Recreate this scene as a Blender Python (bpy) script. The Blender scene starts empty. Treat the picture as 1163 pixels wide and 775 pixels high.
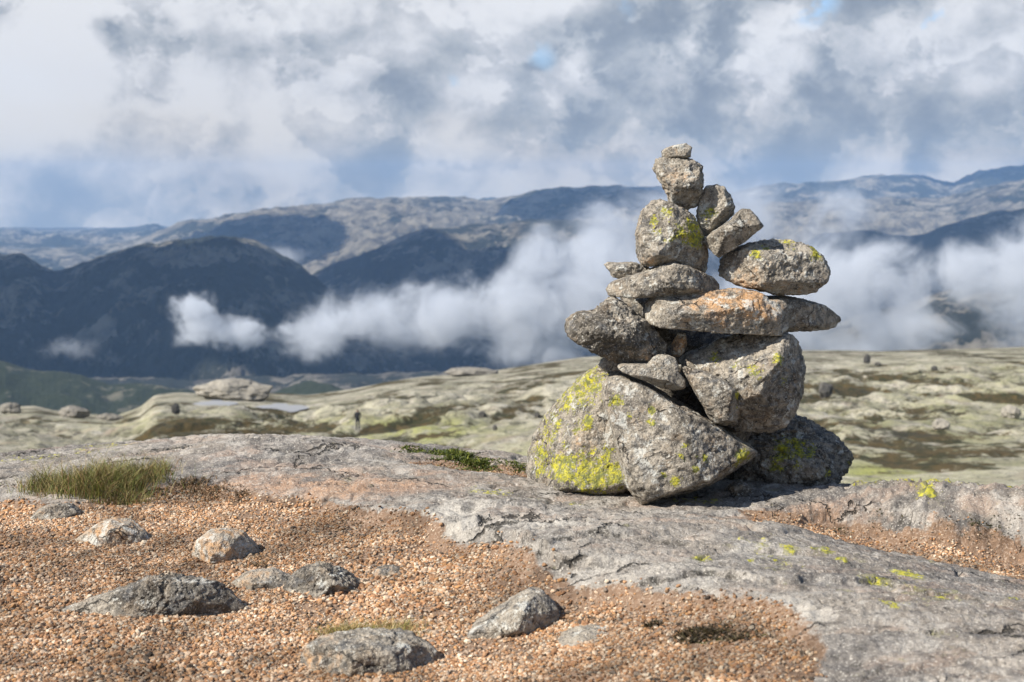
import bpy, math, random
import numpy as np
from mathutils import Vector
rad = math.radians
SC = bpy.context.scene
COL = SC.collection

# ------------------------------------------------------------------ camera
W0, H0, F0 = 1163.0, 775.0, 1615.0
CAMZ, PITCH = 0.85, rad(5.57)
cam_d = bpy.data.cameras.new("camera")
cam = bpy.data.objects.new("camera", cam_d); COL.objects.link(cam)
cam.location = (0, 0, CAMZ); cam.rotation_euler = (rad(90) - PITCH, 0, 0)
cam_d.sensor_width = 36; cam_d.lens = 36 * F0 / W0
cam_d.clip_start = 0.1; cam_d.clip_end = 60000
cam_d.dof.use_dof = True; cam_d.dof.focus_distance = 4.2; cam_d.dof.aperture_fstop = 6.0
SC.camera = cam
CP, SP = math.cos(PITCH), math.sin(PITCH)

def ray(px, py):
    dx = (np.asarray(px, float) - W0 / 2) / F0; dy = (H0 / 2 - np.asarray(py, float)) / F0
    return dx, CP + dy * SP, -SP + dy * CP
def at(px, py, Y):
    dx, dy, dz = ray(px, py); k = Y / dy
    return np.stack([dx * k, np.broadcast_to(Y, np.shape(dx * k)) * 1.0, CAMZ + dz * k], -1)
def at_z(px, py, z):
    dx, dy, dz = ray(px, py); k = (z - CAMZ) / dz
    return np.stack([dx * k, dy * k, CAMZ + dz * k], -1)
def unit(px, py):
    v = np.array(ray(px, py), float); return v / np.linalg.norm(v)

# ------------------------------------------------------------------ noise
def _h(ix, iy, iz, seed):
    h = (ix.astype(np.uint32) * np.uint32(374761393) + iy.astype(np.uint32) * np.uint32(668265263)
         + iz.astype(np.uint32) * np.uint32(2147483647 - 58) + np.uint32(seed * 1013 + 7) * np.uint32(1274126177))
    h = (h ^ (h >> np.uint32(13))) * np.uint32(1274126177)
    h = h ^ (h >> np.uint32(16)); h = h * np.uint32(2246822519); return h ^ (h >> np.uint32(15))
def noise(p, seed=0):
    """value-gradient noise, p (...,3) -> about -1..1"""
    p = np.asarray(p, float); i = np.floor(p).astype(np.int64); f = p - i
    u = f * f * f * (f * (f * 6 - 15) + 10)
    out = 0
    for a in (0, 1):
        for b in (0, 1):
            for c in (0, 1):
                h = _h(i[..., 0] + a, i[..., 1] + b, i[..., 2] + c, seed)
                gx = (h & 1023) / 511.5 - 1; gy = ((h >> 10) & 1023) / 511.5 - 1; gz = ((h >> 20) & 1023) / 511.5 - 1
                d = gx * (f[..., 0] - a) + gy * (f[..., 1] - b) + gz * (f[..., 2] - c)
                w = (u[..., 0] if a else 1 - u[..., 0]) * (u[..., 1] if b else 1 - u[..., 1]) * (u[..., 2] if c else 1 - u[..., 2])
                out = out + d * w
    return out * 1.3
def fbm(p, oct=5, seed=0, gain=.5, lac=2.03):
    s, a, n = 0, 1.0, 0
    for k in range(oct):
        s = s + a * noise(p * lac ** k + 17.3 * k, seed + k); n += a; a *= gain
    return s
def ridged(p, oct=5, seed=0, gain=.5):
    s, a = 0, 1.0
    for k in range(oct):
        s = s + a * (1 - 2 * np.abs(noise(p * 2.07 ** k + 9.1 * k, seed + k))); a *= gain
    return s
def sstep(a, b, x):
    t = np.clip((x - a) / (b - a), 0, 1); return t * t * (3 - 2 * t)

# ------------------------------------------------------------------ mesh helpers
def mesh_obj(name, V, Fc, mat, smooth=True, parent=None, attrs=None, cols=None):
    me = bpy.data.meshes.new(name)
    V = np.asarray(V, np.float32); Fc = np.asarray(Fc, np.int32)
    n, k = Fc.shape
    me.vertices.add(len(V)); me.vertices.foreach_set("co", V.ravel())
    me.loops.add(n * k); me.loops.foreach_set("vertex_index", Fc.ravel())
    me.polygons.add(n); me.polygons.foreach_set("loop_start", np.arange(0, n * k, k, dtype=np.int32))
    me.polygons.foreach_set("use_smooth", np.full(n, smooth))
    me.update(calc_edges=True); me.validate()
    for a, v in (attrs or {}).items():
        at_ = me.attributes.new(a, 'FLOAT', 'POINT'); at_.data.foreach_set("value", np.asarray(v, np.float32).ravel())
    for a, v in (cols or {}).items():
        at_ = me.attributes.new(a, 'FLOAT_COLOR', 'POINT'); at_.data.foreach_set("color", np.asarray(v, np.float32).ravel())
    if mat: me.materials.append(mat)
    o = bpy.data.objects.new(name, me); COL.objects.link(o)
    if parent: o.parent = parent
    return o
def grid_faces(nr, nc):
    r, c = np.meshgrid(np.arange(nr - 1), np.arange(nc - 1), indexing='ij'); a = (r * nc + c).ravel()
    return np.stack([a, a + 1, a + nc + 1, a + nc], -1)
def tag(o, label=None, cat=None, group=None, kind=None):
    for k, v in (('label', label), ('category', cat), ('group', group), ('kind', kind)):
        if v: o[k] = v
    return o
_ico = {}
def ico(sub):
    if sub in _ico: return _ico[sub]
    t = (1 + 5 ** .5) / 2
    V = [(-1, t, 0), (1, t, 0), (-1, -t, 0), (1, -t, 0), (0, -1, t), (0, 1, t), (0, -1, -t), (0, 1, -t), (t, 0, -1), (t, 0, 1), (-t, 0, -1), (-t, 0, 1)]
    Fc = [(0, 11, 5), (0, 5, 1), (0, 1, 7), (0, 7, 10), (0, 10, 11), (1, 5, 9), (5, 11, 4), (11, 10, 2), (10, 7, 6), (7, 1, 8), (3, 9, 4), (3, 4, 2), (3, 2, 6), (3, 6, 8), (3, 8, 9), (4, 9, 5), (2, 4, 11), (6, 2, 10), (8, 6, 7), (9, 8, 1)]
    V = np.array(V, float); Fc = np.array(Fc)
    V /= np.linalg.norm(V, axis=1)[:, None]
    for _ in range(sub):
        E = np.concatenate([Fc[:, [0, 1]], Fc[:, [1, 2]], Fc[:, [2, 0]]]); Es = np.sort(E, 1)
        uq, inv = np.unique(Es, axis=0, return_inverse=True); inv = inv.ravel()
        M = (V[uq[:, 0]] + V[uq[:, 1]]); M /= np.linalg.norm(M, axis=1)[:, None]
        n = len(Fc); ab, bc, ca = (inv[:n] + len(V), inv[n:2 * n] + len(V), inv[2 * n:] + len(V))
        V = np.concatenate([V, M])
        Fc = np.concatenate([np.stack([Fc[:, 0], ab, ca], 1), np.stack([Fc[:, 1], bc, ab], 1), np.stack([Fc[:, 2], ca, bc], 1), np.stack([ab, bc, ca], 1)])
    _ico[sub] = (V, Fc); return V, Fc

# ------------------------------------------------------------------ node helper
class NT:
    def __init__(s, tree): s.t = tree; s.n = tree.nodes; s.l = tree.links
    def new(s, ty, **kw):
        nd = s.n.new(ty)
        for k, v in kw.items(): setattr(nd, k, v)
        return nd
    def put(s, sock, v):
        if v is None: return
        if hasattr(v, 'is_output') or isinstance(v, bpy.types.NodeSocket): s.l.new(v, sock)
        else: sock.default_value = v
    def math(s, op, a, b=None, c=None, clamp=False):
        nd = s.new('ShaderNodeMath', operation=op, use_clamp=clamp)
        for i, v in enumerate((a, b, c)):
            if v is not None: s.put(nd.inputs[i], v)
        return nd.outputs[0]
    def vm(s, op, a, b=None):
        nd = s.new('ShaderNodeVectorMath', operation=op); s.put(nd.inputs[0], a)
        if b is not None:
            s.put(nd.inputs['Scale'] if op == 'SCALE' else nd.inputs[1], b)
        return nd.outputs['Value'] if op in ('LENGTH', 'DISTANCE', 'DOT_PRODUCT') else nd.outputs[0]
    def noise(s, vec, scale, detail=4, rough=.5, dist=0, lac=2.0):
        nd = s.new('ShaderNodeTexNoise'); s.put(nd.inputs['Vector'], vec)
        for k, v in (('Scale', scale), ('Detail', detail), ('Roughness', rough), ('Distortion', dist), ('Lacunarity', lac)): nd.inputs[k].default_value = v
        return nd.outputs['Fac']
    def voro(s, vec, scale, feature='F1', out='Distance', rnd=1):
        nd = s.new('ShaderNodeTexVoronoi', feature=feature); s.put(nd.inputs['Vector'], vec); nd.inputs['Scale'].default_value = scale
        nd.inputs['Randomness'].default_value = rnd; return nd.outputs[out]
    def ss(s, v, a, b, lo=0., hi=1.):
        nd = s.new('ShaderNodeMapRange', interpolation_type='SMOOTHSTEP'); s.put(nd.inputs[0], v)
        for i, x in enumerate((a, b, lo, hi)): s.put(nd.inputs[i + 1], x)
        return nd.outputs[0]
    def mix(s, f, a, b, blend='MIX'):
        nd = s.new('ShaderNodeMix', data_type='RGBA', blend_type=blend)
        s.put(nd.inputs[0], f); s.put(nd.inputs[6], rgba(a)); s.put(nd.inputs[7], rgba(b)); return nd.outputs[2]
    def attr(s, name, out='Fac'):
        nd = s.new('ShaderNodeAttribute', attribute_name=name); return nd.outputs[out]
    def hsv(s, col, h=.5, sat=1., v=1.):
        nd = s.new('ShaderNodeHueSaturation'); s.put(nd.inputs['Color'], col)
        for k, x in (('Hue', h), ('Saturation', sat), ('Value', v)): s.put(nd.inputs[k], x)
        return nd.outputs[0]
def rgba(c):
    return (c[0], c[1], c[2], 1) if isinstance(c, tuple) and len(c) == 3 else c
def material(name):
    m = bpy.data.materials.new(name); m.use_nodes = True; m.node_tree.nodes.clear()
    N = NT(m.node_tree); out = N.new('ShaderNodeOutputMaterial'); bs = N.new('ShaderNodeBsdfPrincipled')
    N.l.new(bs.outputs[0], out.inputs[0]); bs.inputs['Roughness'].default_value = .85
    bs.inputs['Specular IOR Level'].default_value = .25
    return m, N, bs, out
def bump(N, bs, h, dist, strength=1.0, prev=None):
    b = N.new('ShaderNodeBump'); b.inputs['Strength'].default_value = strength; b.inputs['Distance'].default_value = dist
    N.put(b.inputs['Height'], h)
    if prev is not None: N.l.new(prev, b.inputs['Normal'])
    N.l.new(b.outputs[0], bs.inputs['Normal']); return b.outputs[0]

# granite of the cairn: driven by attributes lich, rust, tone (tone: 0 dark grey .. 1 pale)
def rock_material():
    m, N, bs, out = material("granite")
    co = N.new('ShaderNodeTexCoord').outputs['Object']
    rnd = N.new('ShaderNodeObjectInfo').outputs['Random']
    off = N.new('ShaderNodeCombineXYZ'); N.put(off.inputs[0], N.math('MULTIPLY', rnd, 13.)); N.put(off.inputs[2], N.math('MULTIPLY', rnd, 7.))
    P = N.vm('ADD', co, off.outputs[0])
    tone = N.attr('tone'); lich = N.attr('lich'); rust = N.attr('rust')
    big = N.noise(P, 9, 5, .6); mid = N.noise(P, 34, 5, .62); fine = N.noise(P, 150, 3, .65); cry = N.noise(P, 210, 2, .7)
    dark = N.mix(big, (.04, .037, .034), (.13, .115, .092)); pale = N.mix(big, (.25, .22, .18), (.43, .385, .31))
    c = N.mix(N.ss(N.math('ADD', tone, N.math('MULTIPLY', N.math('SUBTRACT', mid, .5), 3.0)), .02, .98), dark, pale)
    c = N.mix(N.math('MULTIPLY', N.ss(N.noise(P, 16, 4, .6), .5, .68), .5), c, N.mix(.6, c, (.30, .20, .11)))
    c = N.mix(N.math('MULTIPLY', N.ss(N.noise(P, 21, 5, .65, .4), .52, .64), .65), c, (.10, .105, .11))
    c = N.mix(N.ss(N.math('ADD', rust, N.math('MULTIPLY', N.math('SUBTRACT', mid, .5), 2.0)), .35, .95), c, N.mix(mid, (.34, .16, .06), (.54, .36, .20)))
    # mineral grain
    c = N.mix(N.ss(N.noise(P, 58, 5, .72), .53, .66, 0., .72), c, (.04, .037, .034))
    c = N.mix(N.ss(fine, .55, .66, 0., .6), c, (.035, .032, .03))
    c = N.mix(N.ss(cry, .57, .68, 0., .6), c, (.60, .56, .49))
    # grey-white crust lichen
    c = N.mix(N.ss(N.math('ADD', N.noise(P, 26, 6, .75, .3), N.math('MULTIPLY', tone, .07)), .6, .66, 0., .7), c, (.56, .56, .51))
    wn = N.noise(P, 11, 4, .6); cmb = N.new('ShaderNodeCombineXYZ'); N.put(cmb.inputs[0], N.math('MULTIPLY', wn, .12)); N.put(cmb.inputs[2], N.math('MULTIPLY', N.noise(P, 15, 4, .6), .12))
    crk = N.math('MULTIPLY', N.ss(N.voro(N.vm('ADD', P, cmb.outputs[0]), 7., 'DISTANCE_TO_EDGE'), .022, .004), N.ss(N.noise(P, 8, 3), .5, .6))
    c = N.mix(N.math('MULTIPLY', crk, .8), c, (.02, .018, .016))
    # yellow-green map lichen, broken into crusty flecks
    fl = N.math('ADD', N.math('MULTIPLY', N.math('SUBTRACT', N.noise(P, 42, 6, .8, .3), .5), 2.6), N.math('MULTIPLY', N.math('SUBTRACT', N.noise(P, 140, 3, .7), .5), 1.3))
    lf = N.math('MULTIPLY', N.ss(N.math('ADD', fl, lich), .42, .62), N.ss(lich, .06, .3))
    lc = N.mix(N.ss(N.noise(P, 60, 4, .7), .38, .62), (.15, .165, .05), (.50, .46, .03))
    lc = N.mix(N.ss(fine, .5, .6, 0., .7), lc, (.13, .135, .05))
    c = N.mix(N.math('MULTIPLY', lf, .93), c, lc)
    N.put(bs.inputs['Base Color'], c)
    h = N.math('ADD', N.math('MULTIPLY', fine, .45), N.math('MULTIPLY', N.noise(P, 75, 5, .7), 1.0))
    h = N.math('SUBTRACT', h, N.math('MULTIPLY', N.ss(N.noise(P, 120, 3, .6), .6, .7), .4)); h = N.math('SUBTRACT', h, N.math('MULTIPLY', crk, .8))
    bump(N, bs, h, .0062, 1.0)
    bs.inputs['Roughness'].default_value = .82
    return m
M_rock = rock_material()

# bedrock slab
def slab_material():
    m, N, bs, out = material("bedrock")
    co = N.new('ShaderNodeTexCoord').outputs['Object']; P = co
    grav, lich, rust, dark, pale, peb = (N.attr(a) for a in ('grav', 'lich', 'rust', 'dark', 'pale', 'moss'))
    big = N.noise(P, 1.6, 5, .6, .3); mid = N.noise(P, 9, 6, .68); fine = N.noise(P, 105, 4, .7); cry = N.noise(P, 190, 2, .65)
    Pl = N.vm('MULTIPLY', P, (1, 2.2, 1)); lay = N.noise(Pl, 5.5, 6, .7, .6)
    c = N.mix(N.ss(big, .35, .65), (.135, .124, .114), (.25, .217, .178))
    c = N.mix(N.ss(mid, .45, .62, 0., .8), c, (.35, .32, .28))
    c = N.mix(N.ss(lay, .5, .62, 0., .7), c, (.11, .105, .10))
    c = N.mix(N.ss(N.noise(Pl, 3.1, 5, .65, .4), .5, .64, 0., .55), c, (.34, .25, .19))
    c = N.mix(N.ss(N.noise(P, 7, 7, .72), .5, .62, 0., .7), c, (.40, .375, .335))
    c = N.mix(N.math('MULTIPLY', pale, N.ss(N.noise(P, 14, 6, .75), .34, .56)), c, (.47, .44, .385))
    c = N.mix(N.ss(N.math('ADD', rust, N.math('MULTIPLY', N.math('SUBTRACT', mid, .5), 1.8)), .3, .95, 0., .85), c, (.40, .245, .15))
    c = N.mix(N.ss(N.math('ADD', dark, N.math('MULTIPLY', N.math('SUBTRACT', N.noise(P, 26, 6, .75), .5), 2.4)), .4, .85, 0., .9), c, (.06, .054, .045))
    c = N.mix(N.ss(fine, .54, .66, 0., .65), c, (.05, .046, .042))
    c = N.mix(N.ss(cry, .56, .68, 0., .6), c, (.60, .57, .51))
    c = N.mix(N.ss(N.noise(P, 32, 7, .78), .54, .64, 0., .7), c, (.06, .056, .05))
    cmb = N.new('ShaderNodeCombineXYZ'); N.put(cmb.inputs[0], N.math('MULTIPLY', N.noise(P, 2.5, 6, .65), .9)); N.put(cmb.inputs[1], N.math('MULTIPLY', N.noise(P, 3.1, 6, .65), .6))
    crk = N.math('MULTIPLY', N.ss(N.voro(N.vm('ADD', Pl, cmb.outputs[0]), 1.5, 'DISTANCE_TO_EDGE'), .016, .002), N.ss(N.noise(P, 2.2, 4, .6), .47, .56))
    c = N.mix(N.math('MULTIPLY', crk, .85), c, (.03, .027, .022))
    c = N.mix(N.ss(N.math('ADD', N.noise(P, 11, 6, .72), N.math('MULTIPLY', lich, .25)), .62, .72, 0., .6), c, (.24, .23, .10))
    fl = N.math('ADD', N.math('MULTIPLY', N.math('SUBTRACT', N.noise(P, 30, 6, .8, .3), .5), 2.6), N.math('MULTIPLY', N.math('SUBTRACT', N.noise(P, 110, 3, .7), .5), 1.2))
    lf = N.math('MULTIPLY', N.ss(N.math('ADD', fl, lich), .42, .66), N.ss(lich, .06, .3, 0., .9))
    c = N.mix(lf, c, N.mix(N.ss(N.noise(P, 60, 3), .4, .6), (.17, .18, .06), (.46, .43, .04)))
    g = N.mix(N.noise(P, 60, 4, .7), (.13, .08, .05), (.38, .25, .165))
    g = N.mix(N.ss(N.noise(P, 150, 3, .7), .52, .62, 0., .8), g, (.5, .39, .3))
    g = N.mix(N.ss(N.noise(P, 5, 4, .6), .5, .64, 0., .75), g, (.10, .062, .04))
    g = N.mix(.25, g, (.1, .07, .045)); c = N.mix(N.ss(N.math('ADD', grav, N.math('MULTIPLY', N.math('SUBTRACT', N.noise(P, 40, 4, .7), .5), .7)), .42, .58), c, g)
    c = N.mix(N.ss(N.math('ADD', peb, N.math('MULTIPLY', N.math('SUBTRACT', N.noise(P, 50, 4, .7), .5), 1.2)), .4, .6), c, N.mix(fine, (.03, .035, .01), (.09, .1, .02)))
    N.put(bs.inputs['Base Color'], c)
    h = N.math('ADD', N.math('MULTIPLY', fine, .4), N.math('MULTIPLY', N.noise(P, 38, 6, .7), 1.0))
    h = N.math('SUBTRACT', h, N.math('MULTIPLY', crk, 1.0)); bump(N, bs, h, .011, 1.0)
    return m
M_slab = slab_material()

# ------------------------------------------------------------------ foreground ground
def tps(cp):
    cp = np.array(cp, float); X = cp[:, :2]; n = len(X)
    U = lambda r2: np.where(r2 > 1e-12, r2 * np.log(r2 + 1e-12), 0)
    K = U(((X[:, None] - X[None]) ** 2).sum(-1)) + 1e-3 * np.eye(n)
    Pm = np.c_[np.ones(n), X]; A = np.block([[K, Pm], [Pm.T, np.zeros((3, 3))]])
    w = np.linalg.solve(A, np.r_[cp[:, 2], 0, 0, 0])
    def f(x, y):
        Q = np.stack([x, y], -1).reshape(-1, 2); out = w[n] + Q @ w[n + 1:]
        for i in range(n): out = out + w[i] * U(((Q - X[i]) ** 2).sum(-1))
        return out.reshape(np.shape(x))
    return f
_cp = [(60, 770, -.07), (300, 770, -.07), (520, 772, -.05), (700, 772, 0), (800, 770, .03), (1000, 770, .06), (1160, 770, .07),
       (60, 690, -.06), (300, 690, -.06), (500, 690, -.045), (640, 700, -.02), (760, 690, .035), (900, 700, .06), (1160, 710, .07),
       (30, 620, -.05), (250, 620, -.045), (450, 640, -.03), (620, 640, .03), (760, 640, .045), (900, 650, .04), (1050, 665, .02), (1160, 682, -.005),
       (30, 560, -.05), (200, 565, -.03), (350, 560, -.0), (500, 570, .01), (650, 575, -.01), (760, 580, -.005), (840, 600, .02),
       (950, 612, -.045), (1060, 628, -.075), (1160, 648, -.095), (900, 590, -.03), (1000, 598, -.06), (1160, 615, -.08),
       (860, 572, -.02), (930, 562, -.005), (1010, 560, .02), (1090, 566, .015), (1163, 574, .01),
       (0, 520, -.07), (100, 512, -.05), (230, 495, -.0), (330, 495, .01), (450, 503, -.0), (560, 520, -.02), (640, 530, -.03), (780, 540, -.04), (880, 545, -.04)]
_cr = np.array([at_z(a, b, z)[:2] for a, b, z in [(-300, 535, -.1), (0, 514, -.06), (100, 504, -.04), (230, 489, 0), (330, 489, .01), (450, 497, 0), (560, 514, -.02),
                                                (640, 522, -.03), (780, 530, -.04), (860, 546, -.03), (930, 552, -.0), (1010, 545, .02), (1090, 551, .02), (1163, 556, .015), (1500, 580, 0)]])
_o = np.argsort(_cr[:, 0]); _cr = _cr[_o]
_CP2 = [(c_[0], c_[1] + .3, -.09) for c_ in _cr] + [(c_[0], c_[1] + .8, -.2) for c_ in _cr]
GH = tps(_CP2 + [tuple(at_z(a, b, z)) for a, b, z in _cp] + [(-2.6, 2.2, -.1), (2.6, 2.2, .08), (-3, 4.5, -.12), (3, 4.5, -.05), (-.6, 1, -.1), (.6, 1, 0)])
def crest_y(x): return np.interp(x, _cr[:, 0], _cr[:, 1])

def poly_world(pts, z): return np.array([at_z(a, b, z)[:2] for a, b in pts])
def sdist(poly, x, y):
    """signed distance to polygon, >0 inside"""
    n = len(poly); d2 = np.full(x.shape, 1e9); ins = np.zeros(x.shape, bool)
    for i in range(n):
        ax, ay = poly[i]; bx, by = poly[(i + 1) % n]; ex, ey = bx - ax, by - ay
        t = np.clip(((x - ax) * ex + (y - ay) * ey) / (ex * ex + ey * ey + 1e-12), 0, 1)
        d2 = np.minimum(d2, (x - ax - t * ex) ** 2 + (y - ay - t * ey) ** 2)
        c = (ay > y) != (by > y)
        with np.errstate(divide='ignore', invalid='ignore'): xi = (bx - ax) * (y - ay) / (by - ay + 1e-12) + ax
        ins ^= c & (x < xi)
    return np.where(ins, 1, -1) * np.sqrt(d2)
P_main = poly_world([(-400, 585), (0, 562), (60, 572), (120, 566), (190, 556), (235, 560), (290, 572), (350, 580), (395, 592), (440, 606), (500, 622), (555, 640), (590, 655), (600, 672), (640, 690),
                     (690, 700), (740, 712), (800, 722), (860, 738), (900, 752), (925, 800), (900, 900), (-500, 900)], -.03)
P_right = poly_world([(845, 592), (900, 590), (990, 592), (1060, 598), (1163, 606), (1500, 640), (1500, 690), (1163, 656), (1060, 640), (960, 622), (880, 606)], -.05)
P_small = poly_world([(470, 533), (500, 527), (600, 534), (610, 541), (560, 540), (490, 538)], -.01)
P_pock = poly_world([(430, 524), (470, 519), (530, 516), (600, 520), (605, 536), (520, 538), (470, 532)], -.01)
def blob(x, y, px, py, rx, ry, z=0.):
    c = at_z(px, py, z); a = at_z(px + rx, py, z); b = at_z(px, py - ry, z)
    return np.exp(-(((x - c[0]) / (a[0] - c[0])) ** 2 + ((y - c[1]) / (b[1] - c[1])) ** 2))
def wav(x, y, s, seed): return noise(np.stack([x * s, y * s, 0 * x + .37], -1), seed)
def ground_masks(x, y):
    wx = x + .035 * wav(x, y, 6, 3) + .012 * wav(x, y, 24, 4); wy = y + .05 * wav(x, y, 6, 5) + .015 * wav(x, y, 24, 6)
    g = np.maximum(sdist(P_main, wx, wy), sdist(P_right, wx, wy)); g = np.maximum(g, sdist(P_small, wx, wy))
    return g
def pline(pts, z, x, y):
    """distance to a polyline and side (+ away from the camera)"""
    L = np.array([at_z(a, b, z)[:2] for a, b in pts]); L = L[np.argsort(L[:, 0])]
    yy = np.interp(x, L[:, 0], L[:, 1]); end = np.maximum(np.maximum(L[0, 0] - x, x - L[-1, 0]), 0)
    return (y - yy), np.exp(-(end / .12) ** 2)
LD = []
def ledges(x, y):
    """broken steps in the bedrock: (points, height of the far side over the near side)"""
    LD.clear(); out = 0; jx = x; jy = y + .05 * wav(x, y, 9, 201) + .02 * wav(x, y, 33, 202)
    for pts, h, fall in [([(560, 588), (640, 592), (720, 600), (800, 607), (870, 607)], -.035, .35), ([(430, 596), (480, 606), (540, 618), (600, 636), (640, 664)], .028, .25),
                         ([(160, 520), (280, 512), (400, 520)], -.015, .3), ([(620, 648), (700, 640), (800, 645), (900, 650)], .012, .3),
                         ([(700, 690), (800, 684), (900, 700), (1000, 690), (1163, 720)], .014, .3), ([(880, 575), (960, 568), (1060, 578), (1163, 588)], .03, .2), ([(250, 548), (400, 556), (520, 566)], -.012, .25)]:
        d, e = pline(pts, -.0, jx, jy); LD.append(e * np.exp(-(d / .011) ** 2)); out = out + h * e * (sstep(-.005, .005, d) - .5) * np.exp(-np.abs(d) / fall)
    return out
def ground_z(x, y, masks=None):
    z = GH(x, y)
    g = ground_masks(x, y) if masks is None else masks
    ing = sstep(-.03, .035, g)
    z = z - .045 * blob(x, y, 1070, 560, 220, 25)
    p = np.stack([x, y, 0 * x], -1)
    rock = .022 * fbm(p * np.array([1.6, 2.4, 1]), 3, 11) + .005 * ridged(p * np.array([4, 7, 1]), 5, 21) * .6 + .0035 * fbm(p * 22, 5, 31, .6)
    # stepped ledges running down the slab
    led = fbm(p * np.array([1.1, 3.2, 1]) + 4, 4, 41); led = (led * 6 - np.floor(led * 6)); rock = rock + .010 * (sstep(0, .25, led) - led)
    # cracks
    cr = np.abs(noise(p * np.array([1.3, 4, 1]) + .3 * noise(p * 7, 5)[..., None], 55)); rock = rock - .018 * np.exp(-(cr / .012) ** 2)
    rock = rock + .0032 * fbm(p * 70, 3, 61, .6)
    # knobbly back ridge at the right and rough rim of the pale slab
    rr = blob(x, y, 1060, 566, 150, 22)
    rock = rock + rr * (.05 * (ridged(p * np.array([6, 9, 1]), 5, 71, .6) * .5 - .45) + .014 * fbm(p * 26, 4, 73))
    rim = blob(x, y, 540, 600, 90, 22) + blob(x, y, 650, 622, 90, 22)
    rock = rock + rim * .016 * ridged(p * 12, 4, 77) * .6
    rock = rock + ledges(x, y)
    pk = blob(x, y, 745, 600, 30, 8); rock = rock - pk * .02 + pk * .02 * fbm(p * 30, 3, 78)
    sand = -.012 + .006 * fbm(p * 7, 3, 81) + .003 * fbm(p * 40, 3, 83)
    z = z + rock * (1 - ing) + sand * ing
    pk = sstep(-.03, .03, sdist(P_pock, x, y)); z = z - .006 * pk
    d = y - crest_y(x)
    z = z - np.where(d > 0, .55 * np.maximum(d, 0) ** 1.35, 0) - .02 * np.exp(-(np.minimum(d, 0) / .12) ** 2) * (d < 0) * 0
    return z

NR, NC = 900, 900
s = np.linspace(-.62, .62, NC); Y = np.exp(np.linspace(math.log(1.3), math.log(14), NR))
Yg, Sg = np.meshgrid(Y, s, indexing='ij'); X = Sg * Yg
gm = ground_masks(X, Yg); Z = ground_z(X, Yg, gm)
lich = np.zeros_like(X)
for px, py, rx, ry, a in [(60, 507, 75, 5, .28), (115, 501, 40, 4, .3), (1030, 556, 36, 5, .36), (1060, 556, 30, 5, .46), (1140, 557, 46, 5, .44), (985, 553, 30, 5, .3), (1052, 566, 12, 5, .48), (1120, 552, 30, 4, .4), (930, 645, 14, 4, .55),
                          (895, 648, 12, 6, .45), (1030, 665, 17, 7, .58), (1068, 708, 12, 7, .5), (795, 663, 12, 4, .5), (850, 662, 14, 4, .35), (995, 683, 20, 6, .4), (1155, 695, 10, 7, .4), (1010, 740, 18, 8, .3),
                          (955, 655, 8, 4, .4), (790, 560, 30, 4, .3), (560, 560, 25, 4, .35), (840, 640, 10, 3, .35), (880, 655, 40, 30, .18), (1050, 700, 80, 40, .16), (640, 565, 30, 4, .2)]:
    lich = np.maximum(lich, 1.5 * a * blob(X, Yg, px, py, rx, ry) ** .7)
rust = sum(a * blob(X, Yg, px, py, rx, ry) for px, py, rx, ry, a in [(420, 562, 110, 12, .75), (300, 548, 110, 14, .6), (520, 545, 120, 8, .4), (760, 590, 90, 6, .4), (200, 530, 60, 6, .3), (930, 575, 90, 12, .75), (1080, 590, 80, 14, .5), (1010, 700, 30, 20, .15), (400, 505, 60, 5, .4), (860, 585, 60, 8, .5), (620, 655, 50, 14, .3)])
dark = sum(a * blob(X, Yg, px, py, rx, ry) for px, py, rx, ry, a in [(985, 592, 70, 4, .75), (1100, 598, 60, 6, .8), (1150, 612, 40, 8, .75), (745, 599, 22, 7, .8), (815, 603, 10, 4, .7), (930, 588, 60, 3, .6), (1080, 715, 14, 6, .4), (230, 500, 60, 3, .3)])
pale = sum(a * blob(X, Yg, px, py, rx, ry) for px, py, rx, ry, a in [(520, 600, 110, 16, .8), (650, 625, 90, 16, .6), (740, 670, 120, 26, .55), (880, 740, 90, 30, .75), (330, 500, 160, 8, .35), (60, 530, 90, 12, .4)])
moss = sum(a * blob(X, Yg, px, py, rx, ry) for px, py, rx, ry, a in [(800, 737, 34, 9, .9), (742, 718, 14, 4, .8), (870, 748, 40, 8, .45), (420, 600, 0.1, .1, 0)])
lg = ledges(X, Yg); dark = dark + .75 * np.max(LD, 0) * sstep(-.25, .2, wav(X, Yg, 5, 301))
dsub = sstep(0, .5, Yg - crest_y(X))
V = np.stack([X, Yg, Z], -1).reshape(-1, 3)
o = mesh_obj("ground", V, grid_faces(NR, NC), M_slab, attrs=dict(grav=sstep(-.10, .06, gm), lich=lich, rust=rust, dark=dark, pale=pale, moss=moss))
tag(o, kind='structure')

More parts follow.
